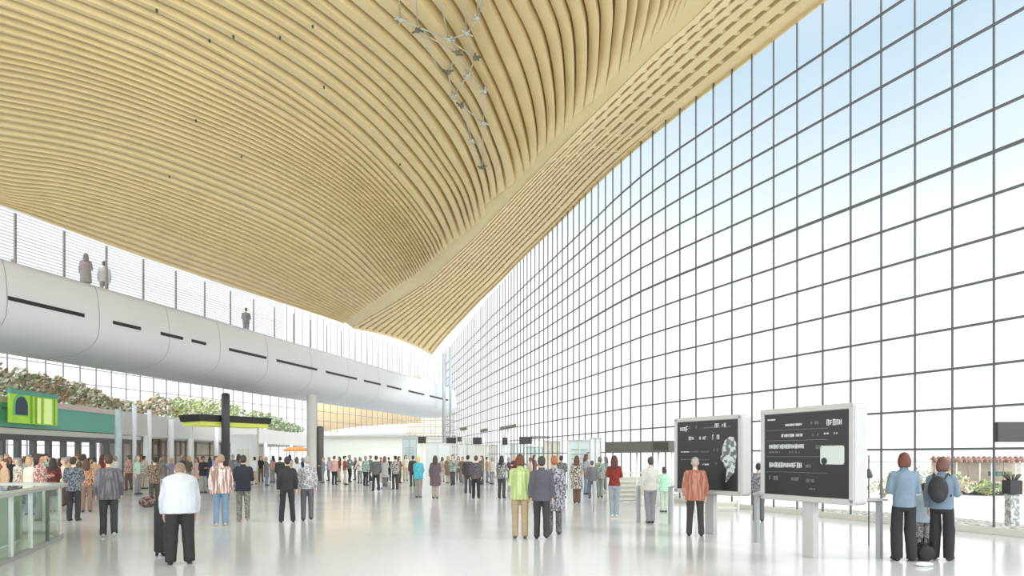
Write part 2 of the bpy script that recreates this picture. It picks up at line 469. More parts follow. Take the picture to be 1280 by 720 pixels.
# ceiling spotlights between slats
for k, (px, py) in enumerate([(292, 45), (196, 12), (262, 50), (391, 32), (405, 108), (245, 150), (212, 220), (302, 195), (350, 46), (500, 205)]):
    c = sp(px, py, .02); bm = BM(); add_cyl(bm, c-Vector((0, 0, .05)), .032, .08, 12)
    tag(obj('spotlight', bm, M_dark), 'tiny dark spotlight fixed under a slat of the timber ceiling', 'spotlight', 'spotlights dotted over the ceiling')

# ------------------------------------------------------------------ bridge
def br(px_or_Y, u=0, z=0, byY=True):
    """point on the bridge: Y station, u toward the hall (perpendicular), z above floor"""
    Yv = px_or_Y
    Xv = -18.7+(Yv-24.8)*.259
    n = Vector((1, -.259, 0)).normalized()
    return Vector((Xv, Yv, 0))+n*u+Vector((0, 0, z))
def brY(x): return 21354/(860-x)
bt = EYE+7.2
prof = [(-.02, bt), (.0, bt+.02), (.10, bt-.25), (.20, bt-.7), (.25, bt-1.2), (.255, bt-1.7), (.20, bt-2.15), (.02, bt-2.5), (-.38, bt-2.82), (-1.0, bt-3.02), (-2.0, bt-3.12), (-3.2, bt-3.12), (-4.2, bt-2.95), (-4.9, bt-2.5), (-5.2, bt-1.8), (-5.2, bt-1.0), (-5.0, bt), (-4.95, bt), (-4.95, bt-.3), (-.06, bt-.3)]
bridge = empty('footbridge', br(24.8, -2.5, bt-3.1), 0, 'white tube-shaped pedestrian bridge with black slots spanning high on the left', 'bridge')
def B(o): o.matrix_parent_inverse = Matrix.Translation(-bridge.location); return o
def zsq(z, y):
    zs = bt-1.42
    return z if z > zs else zs-(zs-z)*(.86+.14*min(1, max(0, (y-22)/22)))
Ys = [17.5+k*1.5 for k in range(37)]+[73.2, 73.8, 74.1]
bm = BM(); prev = None
for i, y in enumerate(Ys):
    sc = 1 if y < 73 else (.97 if y < 73.5 else (.9 if y < 74 else .75))
    mid = (-2.5, bt-1.5)
    r = [bm.verts.new(br(y, mid[0]+(u-mid[0])*sc, mid[1]+(zsq(z, y)-mid[1])*sc)) for u, z in prof]
    if prev:
        for q in range(len(prof)): bm.faces.new((prev[q], r[q], r[(q+1) % len(prof)], prev[(q+1) % len(prof)]))
    else: bm.faces.new(r)
    prev = r
bm.faces.new(prev[::-1])
o = B(obj('shell', bm, mat('bridge_shell', (212, 212, 214), .4, 0, .03, .4), bridge, smooth=True))
def prof_seam(y, w=.03, off=.006):
    bm = BM(); prev = None
    for u, z in prof[1:13]:
        du = off if z > bt-2.6 else 0
        r = [bm.verts.new(br(y-w/2, u+du, zsq(z, y)-(.0 if z > bt-2.6 else off))), bm.verts.new(br(y+w/2, u+du, zsq(z, y)-(.0 if z > bt-2.6 else off)))]
        if prev: bm.faces.new((prev[0], prev[1], r[1], r[0]))
        prev = r
    return bm
for x in (2, 118, 206, 270, 330, 385, 432, 470):
    B(obj('panel_seam', prof_seam(brY(x)), mat('seam_grey', (150, 150, 150), .6), bridge))
for xa, xb in [(3, 99), (135, 170), (195, 223), (234, 252), (281, 328), (341, 392), (403, 442), (451, 472), (480, 498), (507, 527), (534, 557)]:
    bm = BM(); a, b_ = brY(xa), brY(xb); nn = max(2, int((b_-a)/1.0))
    zc = bt-1.42
    add_bar(bm, br(a, .258, zc), br(b_, .258, zc), .03, .15)
    B(obj('vent_slot', bm, M_black, bridge))
# deck, posts, glass, handrail
def roofline(y):
    return EYE+9.06 if y < 50 else EYE+9.06+(y-50)*.02
for k in range(24):
    y = brY(22)+2.0*(k-4)
    if y > 72: break
    B(obj('post', add_bar(BM(), br(y, -.12, bt-.3), br(y, -.12, roofline(y)+.05), .06, .09, Vector((0, 1, 0))), M_steel2 if k > 16 else mat('post_grey', (132, 128, 126), .5), bridge))
bm = BM(); add_bar(bm, br(17.5, -.16, bt+.45), br(73, -.16, bt+.45), .012, 1.5)
B(obj('glass', bm, M_bglass, bridge))
bm = BM(); add_tube(bm, [br(17.5, -4.9, bt+.8), br(73, -4.9, bt+.8)], .03, 8); B(obj('handrail', bm, M_steel2, bridge))
bm = BM(); add_bar(bm, br(17.5, -4.95, bt+.25), br(73, -4.95, bt+.25), .012, 1.1); B(obj('glass', bm, M_bglass, bridge))
# supporting white column and dark columns
def column(px, D, r, z, m, label, name='column', dome=False):
    c = P(px, HY, D); bm = BM()
    if dome:
        add_tube(bm, [(0, 0, 0), (0, 0, z-r*.5), (0, 0, z-r*.15), (0, 0, z)], [r, r, r*.8, r*.35], 24)
    else: add_tube(bm, [(0, 0, 0), (0, 0, .06), (0, 0, .061), (0, 0, z)], [r*1.12, r*1.12, r, r], 24)
    o = obj(name, bm, m, None, True, (c.x, c.y, 0)); tag(o, label, 'column')
    for p in o.data.polygons: p.use_smooth = len(p.vertices) == 4
    return o
column(389.5, 45.8, .32, bt-3.1, M_white, 'tall white round column carrying the underside of the bridge')
column(282, 42, .25, 5.6, M_dark, 'tall dark grey round-topped column piercing the black and lime canopy', dome=True)
column(400, 46.5, .25, 3.75, mat('dark_column_b', (104, 100, 98), .5), 'short dark grey column beside the white bridge column', dome=True)
for px, D, r, h, lab in [(555, 67, .16, 14, 'thicker pale steel roof prop at the far roof tip beside the bridge end'), (563, 69.5, .12, 15, 'thinner pale steel roof prop nearest the curved glass wall')]:
    c = P(px, HY, D); ztop = h
    o = obj('roof_prop', add_tube(BM(), [(0, 0, 0), (0, 0, ztop-2.2)], r, 16), M_steel2, None, True, (c.x, c.y, 0)); tag(o, lab, 'prop')

# ------------------------------------------------------------------ outer glazed facade at left
fac = tag(empty('wall_left', (-45, 60, 0)), 'far glazed facade behind the bridge and planted kiosks', 'glass wall', kind='structure')
def FA(o): o.matrix_parent_inverse = Matrix.Translation((45, -60, 0)); return o
def fp(Yv, z): return Vector((-45.2+(Yv-60)*.289, Yv, z))
FH = 24
y = 53160/(886-9.5); stepY = 1.74; k0 = -3
for k in range(k0, 56):
    yy = y+stepY*k+ (k*k*.004 if k > 0 else 0)
    FA(obj('mullion', add_bar(BM(), fp(yy, 0), fp(yy, FH if yy > 100 else 13.5), .10, .12, Vector((0, 1, 0))), mat('far_mullion', (120, 122, 124), .5), fac))
ye = y+stepY*57+13
for k in range(0, 9):
    z = EYE+8.75-1.55*6+1.55*k
    if z < .3: continue
    FA(obj('transom', add_bar(BM(), fp(55, z), fp(ye, z), .1, .08), mat('far_mullion', (120, 122, 124)), fac))
for k in range(38):
    z = 13.6+k*.30
    FA(obj('louvre', add_bar(BM(), fp(55, z), fp(100, z), .1, .07), mat('louvre_grey', (160, 160, 163), .6), fac))
bm = BM(); add_bar(bm, fp(55, FH/2), fp(ye, FH/2), .02, FH); FA(obj('glass', bm, M_glass, fac))
# timber hull beyond the facade
bm = BM(); rows = []
for i in range(25):
    t = i/24; px = 392+t*132
    D = 160
    top = P(px, 470, D); lowy = 540-11*t-3*math.sin(PI*t)
    low = P(px, lowy, D)
    bulge = Vector((0, -3*math.sin(PI*t), 0))
    rows.append([bm.verts.new(q) for q in (top, P(px, (470+lowy)/2, D)+Vector((0, -2, 0)), low+Vector((0, -1, 0)), low+Vector((0, 3, 0)), top+Vector((0, 3, 0)))])
for a, b_ in zip(rows, rows[1:]):
    for q in range(5): bm.faces.new((a[q], b_[q], b_[(q+1) % 5], a[(q+1) % 5]))
bm.faces.new(rows[0]); bm.faces.new(rows[-1][::-1])
hull = obj('timber_roof_wing', bm, mat('hull_timber', (208, 180, 134), .6, 0, .12, .3), None, True)
tag(hull, 'tan curved timber roof wing seen through the far facade under the bridge', 'roof wing')

# ------------------------------------------------------------------ left concourse buildings (run toward vanishing point 596)
KB = 20.7
def kb(px, H=0, off=0):
    """point on the shopfront line seen at pixel column px, H above eye, off = metres toward the hall"""
    D = KB*F/(596-px); p = Vector(((px-CX)/F*D, D, EYE+H))
    d = Vector((-44/F, 1, 0)).normalized(); n = Vector((d.y, -d.x, 0))
    return p+n*off
def kbD(px): return KB*F/(596-px)
def strip(name, pa, pb, H0, H1, th, m, off=0, parent=None):
    a = kb(pa, 0, off-th/2); b_ = kb(pb, 0, off-th/2); zc = EYE+(H0+H1)/2
    a.z = b_.z = zc
    return obj(name, add_bar(BM(), a, b_, th, H1-H0), m, parent)
M_teal = mat('teal_band', (110, 178, 158), .5, 0, .05, .3)
M_fascia = mat('grey_fascia', (206, 204, 196), .6, 0, .05, .2)
M_cope = mat('pink_coping', (214, 196, 186), .6, 0, .08, .6)
M_frame = mat('dark_frame', (82, 84, 82), .5, 0, .05)
sh = empty('shop_building', kb(60), 0, 'long low shop building with teal band, dark framed front and pale grey continuation', 'building')
def SH(o, e=None):
    e = e or sh; o.matrix_parent_inverse = Matrix.Translation(-e.location); return o
SH(strip('teal_fascia', -90, 143, 1.28, 2.34, .3, M_teal, 0, sh))
SH(strip('coping', -90, 146, 2.34, 2.62, .5, M_cope, .05, sh))
SH(strip('lower_fascia', -90, 176, .98, 1.26, .34, M_fascia, 0, sh))
SH(strip('dark_trim', -90, 143, 1.24, 1.29, .36, M_frame, .01, sh))  # thin dark strip along the foot of the teal band
SH(strip('roof_slab', -90, 384, 2.45, 2.63, 6, M_offw, -.3, sh))
SH(strip('lintel', -90, 175, .72, .98, .2, M_frame, .05, sh))
for k in range(14):
    px = -58+k*(21.0-.35*k*.5)
    if px > 176: break
    a = kb(px, 0, -.05); SH(obj('post', box((a.x, a.y, (EYE+.75)/2), (.24, .2, EYE+.75)), M_frame, sh))
SH(strip('window_glass', -90, 175, -1.7, .72, .02, M_glass, -.1, sh))
SH(strip('back_wall', -90, 176, -1.7, -.7, .1, mat('shop_back', (196, 180, 160), .7, 0, .35, 1.2, rgb2=(120, 96, 84)), -4.5, sh))
# grey concourse block with columns
gb = sh
SH(strip('fascia', 146, 384, 1.2, 2.62, .3, M_fascia, 0, gb), gb)
SH(strip('soffit', 176, 384, 1.1, 1.2, 5, mat('soffit', (190, 184, 174), .7), -.1, gb), gb)
SH(strip('back_wall', 216, 384, -1.7, 1.1, .1, mat('block_back', (226, 216, 198), .7, 0, .2, .8), -4.8, gb), gb)
for px in (181, 211, 236, 268, 330, 362):
    a = kb(px, 0, .12); SH(obj('pillar', add_cyl(BM(), (a.x, a.y, 0), .2, EYE+(2.45 if px in (211, 268) else 1.25), 14), M_white, gb, True), gb)
for px in list(range(190, 208, 6))+list(range(216, 262, 6))+[275, 282, 289, 296]:
    a = kb(px, 0, -.8); SH(obj('window_post', box((a.x, a.y, (EYE+1.1)/2), (.12, .12, EYE+1.1)), mat('bronze_frame', (128, 110, 92), .5), gb), gb)
SH(strip('window_rail', 186, 300, .0, .1, .1, mat('bronze_frame', (128, 110, 92)), -.8, gb), gb)
# double door with dark frame
SH(strip('door_frame', 187, 206, .75, 1.1, .15, mat('door_brown', (96, 78, 66), .5), -.3, gb), gb)
for px in (187, 195.5, 205):
    a = kb(px, 0, -.3); SH(obj('door_post', box((a.x, a.y, (EYE+1.1)/2), (.22, .15, EYE+1.1)), mat('door_brown', (96, 78, 66)), gb), gb)
# slim white flagpoles / lamp poles in front
for px, D, top, lab in [(148, 37, 2.55, 'stubby pale blue wrapped pole at the end of the teal band'), (168, 40, 3.0, 'slim white tapering pole just left of the white porch pillar'), (187, 41.3, 2.8, 'slim white tapering pole hung over the brown double door')]:
    c = P(px, HY, D)
    zb = EYE+.4 if px > 150 else 0
    o = obj('lamp_pole', add_tube(BM(), [(0, 0, 0), (0, 0, EYE+top)], [.09, .13] if px > 150 else [.17, .17], 10), M_white if px > 150 else mat('pale_blue_pole', (200, 216, 214), .5, 0, .2, 3), None, True, (c.x, c.y, 0)); tag(o, lab, 'pole')
# bright green sign with arch
sg = empty('green_sign', kb(28, 0, .9), -0.052+PI/2-PI/2, 'bright lime green banner sign with a dark navy arch at far left', 'sign')
a = kb(-4, 0, .5); b_ = kb(57, 0, .5)
Lg = (b_-a).length
def sgn(name, s0, s1, H0, H1, th, m, off=0):
    p = a.lerp(b_, s0); q = a.lerp(b_, s1); zc = EYE+(H0+H1)/2; d = (b_-a).normalized(); n = Vector((d.y, -d.x, 0))
    p = p+n*off; q = q+n*off; p.z = q.z = zc
    o = obj(name, add_bar(BM(), p, q, th, H1-H0), m, sg); o.matrix_parent_inverse = Matrix.Translation(-sg.location); return o
sg.rotation_euler = (0, 0, 0)
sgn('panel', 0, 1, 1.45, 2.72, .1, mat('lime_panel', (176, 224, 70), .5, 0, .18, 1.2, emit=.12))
sgn('header', 0, 1, 2.72, 2.92, .16, mat('teal_header', (96, 168, 150), .5))
for k, (s0, s1) in enumerate([(.40, .44), (.50, .535), (.64, .655), (.91, .94)]):
    sgn('fold_stripe', s0, s1, 1.47, 2.70, .02, mat('olive_stripe', (128, 176, 40), .5), .06)
for k, (s0, s1) in enumerate([(.55, .62), (.70, .86)]):
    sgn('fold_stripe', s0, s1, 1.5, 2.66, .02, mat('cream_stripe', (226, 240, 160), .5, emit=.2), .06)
d = (b_-a).normalized(); nrm = Vector((d.y, -d.x, 0))
def arch(name, c_s, w, z0, h, m, off):
    bm = BM(); c = a.lerp(b_, c_s)+nrm*off
    o_ = [(-w/2, 0)]+[(-w/2*math.cos(t), h-w*.55+w*.55*math.sin(t)) for t in [PI*k/14 for k in range(15)]]+[(w/2, 0)]
    f = [bm.verts.new(Vector((c.x, c.y, EYE+z0+zz))+d*xx) for xx, zz in o_]; g = [bm.verts.new(v.co-nrm*.03) for v in f]
    bm.faces.new(f); bm.faces.new(g[::-1])
    for k in range(len(f)): bm.faces.new((f[k], f[(k+1) % len(f)], g[(k+1) % len(f)], g[k]))
    o = obj(name, bm, m, sg); o.matrix_parent_inverse = Matrix.Translation(-sg.location); return o
arch('arch_border', .2, Lg*.30, 1.78, .95, mat('arch_green', (120, 196, 120), .5), .07)
arch('arch', .215, Lg*.235, 1.82, .80, mat('navy_arch', (36, 56, 84), .4), .09)
for s_ in (.1, .9):
    p = a.lerp(b_, s_); q = p-nrm*.5; o = obj('bracket', add_bar(BM(), (p.x, p.y, EYE+2.1), (q.x, q.y, EYE+2.1), .08, .08), M_frame, sg); o.matrix_parent_inverse = Matrix.Translation(-sg.location)
# dark canopy with lime underside, held by the dark column
cn = empty('canopy', P(282, HY, 42.4), 0, 'flat black canopy with lime green underside edge around the tall dark column', 'canopy')
def CN(o): o.matrix_parent_inverse = Matrix.Translation(-cn.location); return o
pa = P(238, HY, 41.5); pb = P(325, HY, 45.5)
bm = BM()
dd_ = (pb-pa).normalized(); nn_ = Vector((dd_.y, -dd_.x, 0))
def prism(bm, sec, a, b_, d):
    n = Vector((d.y, -d.x, 0)); R = []
    for p, ex in ((a, -1), (b_, 1)):
        R.append([bm.verts.new(Vector((p.x, p.y, 0))+n*u+Vector((0, 0, z))+d*ex*e) for u, z, e in sec])
    m = len(sec)
    for k in range(m): bm.faces.new((R[0][k], R[0][(k+1) % m], R[1][(k+1) % m], R[1][k]))
    bm.faces.new(R[0]); bm.faces.new(R[1][::-1]); return bm
z0 = EYE+2.1
prism(bm, [(1.1, z0, 0), (1.1, z0+.42, .16), (-1.1, z0+.42, .16), (-1.1, z0, 0)], pa, pb, dd_)
CN(obj('canopy_top', bm, mat('canopy_black', (44, 42, 40), .5), cn))
bm = BM(); prism(bm, [(1.02, z0-.25, -.1), (1.02, z0, -.1), (-1.02, z0, -.1), (-1.02, z0-.25, -.1)], pa, pb, dd_)
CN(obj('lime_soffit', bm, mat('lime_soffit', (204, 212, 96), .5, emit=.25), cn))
for s_ in (.02, .97):
    p = pa.lerp(pb, s_); CN(obj('post', add_cyl(BM(), (p.x, p.y, 0), .05, z0-.2, 10), M_offw, cn, True))
# white booth near the canopy
c = P(306, HY, 47.5); wb = empty('white_booth', (c.x, c.y, 0), 0, 'plain white booth standing under the canopy right of dark column', 'booth')
obj('body', box((0, 0, 1.6), (1.5, 1.2, 3.2), 0, .03), M_white, wb); obj('door_leaf', box((.1, -.62, 1.1), (.8, .04, 2.2)), M_offw, wb)
# ------------------------------------------------------------------ shrubs on the roofs
leafm = [mat('leaf_%s' % n_, c_, .7, 0, .3, 3, rgb2=c2) for n_, c_, c2 in [('green', (158, 172, 128), (112, 128, 94)), ('cream', (240, 238, 222), (210, 206, 180)), ('brown', (198, 170, 140), (158, 130, 102)), ('lime', (212, 218, 140), (164, 180, 104))]]
def shrub(p, w, h, mix, label, name='shrub', n=420, group='shrubs planted along the shop roofs', leaf=.14):
    root = tag(empty(name, p), label, 'shrub', group)
    bms = [BM() for _ in mix]
    for i in range(n):
        a_ = random.random()*2*PI; r = math.sqrt(random.random()); zz = random.random()**.8
        env = .6+.4*math.sin(zz*PI)
        q = Vector((math.cos(a_)*r*w/2*env, math.sin(a_)*r*w/2*.7*env, .12+zz*h*(1-.35*r*r)))
        k = random.choices(range(len(mix)), [m_[1] for m_ in mix])[0]
        nrm_ = Vector((random.gauss(0, 1), random.gauss(0, 1), random.gauss(.3, 1))).normalized()
        u = nrm_.orthogonal().normalized(); v = nrm_.cross(u); s_ = leaf*random.uniform(.6, 1.3)
        b2 = bms[k]; vs_ = [b2.verts.new(q+u*s_*x+v*s_*.5*y_) for x, y_ in ((-1, 0), (0, -1), (1.1, 0), (0, 1))]
        b2.faces.new(vs_)
    for (mi, _), b2 in zip(mix, bms):
        me = bpy.data.meshes.new('foliage'); b2.to_mesh(me); b2.free(); me.materials.append(leafm[mi])
        o = bpy.data.objects.new('foliage', me); C.objects.link(o); o.parent = root
    bm = BM()
    for k in range(5):
        a_ = k*1.256+random.random(); add_tube(bm, [(0, 0, 0), (math.cos(a_)*w*.2, math.sin(a_)*w*.15, h*.6)], [.04, .015], 6)
    obj('stem', bm, leafm[2], root)
mixA = [(0, 3), (1, 4), (2, 3)]
for px, hh, mix, lab in [(-30, 1.5, mixA, 'cream and green shrub above the left end of the green sign'), (2, 1.6, mixA, 'cream and green shrub on the roof directly above the navy arch'), (30, 1.7, [(0, 3), (1, 5), (2, 3)], 'pale flowering shrub above the lime stripes of the green sign'),
        (57, 1.75, mixA, 'tall mottled shrub above the right edge of the green sign'), (80, 1.75, [(0, 3), (1, 3), (2, 5)], 'brownish dense shrub above the left half of the teal band'), (103, 1.7, [(0, 3), (1, 3), (2, 5)], 'brownish dense shrub above the middle of the teal band'),
        (124, 1.55, mixA, 'mottled shrub above the right half of the teal band'), (143, 1.3, mixA, 'mottled shrub over the end of the teal band'), (162, .9, mixA, 'low thin shrub left of the slim white poles'),
        (180, .8, [(0, 3), (1, 5), (2, 2)], 'low sparse shrub between the slim white poles'), (200, 1.0, mixA, 'low shrub right of the slim white poles'), (219, 1.7, [(0, 2), (1, 4), (2, 4)], 'upright twiggy shrub just left of the black canopy'),
        (240, 1.8, [(3, 5), (0, 3), (1, 2)], 'lime green shrub over the left tip of the canopy'), (258, 1.9, [(3, 5), (0, 2), (1, 3)], 'lime green shrub over the canopy left of the dark column'), (276, 2.0, [(3, 4), (0, 3), (1, 3)], 'yellowish shrub behind the top of the tall dark column'),
        (294, 2.4, [(3, 3), (0, 4), (1, 3)], 'green shrub over the canopy right of the dark column'), (310, 2.3, [(3, 2), (0, 4), (1, 5)], 'pale green shrub over the right tip of the canopy'), (336, 2.0, [(0, 6), (1, 3), (3, 2)], 'green shrub right of the canopy tip'),
        (350, 1.9, [(0, 6), (1, 3)], 'green shrub midway between the canopy and white column'), (363, 1.6, [(0, 6), (1, 3)], 'green shrub left of the white bridge column'), (376, 1.2, [(0, 6), (1, 3)], 'small green shrub tucked beside the white bridge column')]:
    p = kb(px, 0, -1.2); D = kbD(px)
    shrub((p.x, p.y, EYE+2.68), D*.036+.5, hh*(.85 if px < 230 else .9), mix, lab, leaf=.11+D*.0009)

# ------------------------------------------------------------------ far end wall
fe = tag(empty('wall_back', P(500, HY, 86)), 'pale end wall of the hall under the bridge', 'wall', kind='structure'); fe.location.z = 0
def FE(o, e): o.matrix_parent_inverse = Matrix.Translation(-e.location); return o
a1 = P(404, HY, 85); b1 = P(600, HY, 85)
a1.z = b1.z = EYE+1.0
FE(obj('wall_face', add_bar(BM(), (a1.x, 85, EYE+.3), (b1.x, 85, EYE+.3), .3, 4.0), mat('end_wall', (222, 219, 206), .6, 0, .04, .1), fe), fe)
FE(obj('fascia', add_bar(BM(), (a1.x, 84.6, EYE+2.45), (b1.x-3, 84.6, EYE+2.45), .8, .18), mat('grey_line', (172, 170, 162), .6), fe), fe)
# low white curved roof above the end wall
bm = BM(); rows = []
for i in range(17):
    t = i/16; px = 404+t*116; D = 90
    zt = P(px, 544-15*t-2*math.sin(PI*t), D).z
    rows.append([bm.verts.new(q) for q in ((P(px, HY, D).x, D, EYE+2.5), (P(px, HY, D).x, D, zt), (P(px, HY, D).x, D+6, zt+.3), (P(px, HY, D).x, D+6, EYE+2.5))])
for a_, b_ in zip(rows, rows[1:]):
    for q in range(4): bm.faces.new((a_[q], b_[q], b_[(q+1) % 4], a_[(q+1) % 4]))
bm.faces.new(rows[0]); bm.faces.new(rows[-1][::-1])
tag(obj('curved_roof', bm, M_white, None, True), 'low white sloping roof rising to the right beneath the tan timber', 'roof')
# timber lattice
lt = tag(empty('timber_lattice', P(540, HY, 84)), 'pale timber lattice screen just below the far end of bridge', 'screen'); lt.location.z = EYE+2.6
for i in range(17):
    px = 509+i*3.6; p = P(px, HY, 84)
    FE(obj('upright', box((p.x, 84, EYE+4.6), (.12, .12, 4.0)), mat('lattice_tan', (206, 190, 152), .6, 0, .1), lt), lt)
for z in (2.8, 3.6, 4.4, 5.2, 6.0):
    p = P(538, HY, 84); FE(obj('rail', box((p.x, 84, EYE+z), (5.8, .1, .10)), mat('lattice_rail', (186, 150, 128), .6), lt), lt)
# orange parasol
c = P(371, HY, 58); ou = tag(empty('orange_parasol', (c.x, c.y, 0)), 'flat orange kiosk parasol left of the white bridge column', 'parasol')
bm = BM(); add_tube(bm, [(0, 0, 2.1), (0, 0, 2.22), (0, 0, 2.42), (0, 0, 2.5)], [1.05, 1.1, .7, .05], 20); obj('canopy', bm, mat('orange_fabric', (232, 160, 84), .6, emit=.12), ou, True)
obj('pole', add_cyl(BM(), (0, 0, 0), .04, 2.3, 10), M_white, ou, True); obj('base', add_cyl(BM(), (0, 0, 0), .35, .08, 20), M_offw, ou, True)
# white counter
c = G(333, 601); ct = tag(empty('white_counter', (c.x, c.y, 0)), 'low white curved counter standing left of the pair in black and grey', 'counter')
obj('body', round_box(2.0, 1.0, .85, .1), M_white, ct, loc=(0, 0, .425)); obj('worktop', box((0, .5, .88), (2.1, 1.1, .05), 0, .01), M_offw, ct)

# ------------------------------------------------------------------ glass balustrade enclosure lower left
bl = tag(empty('glass_balustrade', (-8.6, 12, 0)), 'green-tinted glass balustrade with wide grey ledge at lower left', 'balustrade')
def BL(o): o.matrix_parent_inverse = Matrix.Translation(-bl.location); return o
path = [(-6.6, 6.5), (-7.3, 8.5), (-8.05, 10.8), (-8.6, 12.2), (-9.15, 13.6), (-9.5, 14.3), (-10.0, 14.75), (-10.7, 14.8), (-12.5, 14.4), (-15, 13.6), (-18, 12.6)]
bmg = BM(); bml = BM(); bmb = BM()
fine = []
pc = catmull(path, 60)
prev = None
for x, y_ in pc:
    r = [bmg.verts.new((x, y_, .06)), bmg.verts.new((x, y_, 1.06))]
    if prev: bmg.faces.new((prev[0], r[0], r[1], prev[1]))
    prev = r
for (x0, y0), (x1, y1) in zip(pc, pc[1:]):
    add_bar(bml, (x0, y0, 1.09), (x1, y1, 1.09), .26, .06); add_bar(bmb, (x0, y0, .03), (x1, y1, .03), .12, .07)
BL(obj('glass', bmg, M_gglass, bl)); BL(obj('ledge', bml, mat('ledge_grey', (186, 188, 182), .35, .1), bl)); BL(obj('base_rail', bmb, M_steel2, bl))
acc = 0
L = np.concatenate([[0], np.cumsum(np.linalg.norm(np.diff(pc, axis=0), axis=1))])
for q in np.arange(.4, L[-1], 1.1):
    x = np.interp(q, L, pc[:, 0]); y_ = np.interp(q, L, pc[:, 1])
    BL(obj('post', box((x, y_, .54), (.05, .05, 1.04)), M_white if int(q/1.1) % 3 else mat('post_dark', (110, 116, 112), .5), bl))
# sheet behind the glass, coloured in streaks to stand for its reflections
bm = BM(); prev = None
for x, y_ in pc:
    n2 = Vector((-.5, 0, 0)); r = [bm.verts.new((x-.55, y_-.35, .02)), bm.verts.new((x-.55, y_-.35, .95))]
    if prev: bm.faces.new((prev[0], r[0], r[1], prev[1]))
    prev = r
cl = BL(obj('reflection_sheet', bm, mat('green_reflection', (150, 176, 150), .5, 0, .2, .8, rgb2=(196, 200, 190), stretch=(1, 1, .2)), bl)); sm = cl.modifiers.new('s', 'SOLIDIFY'); sm.thickness = .04

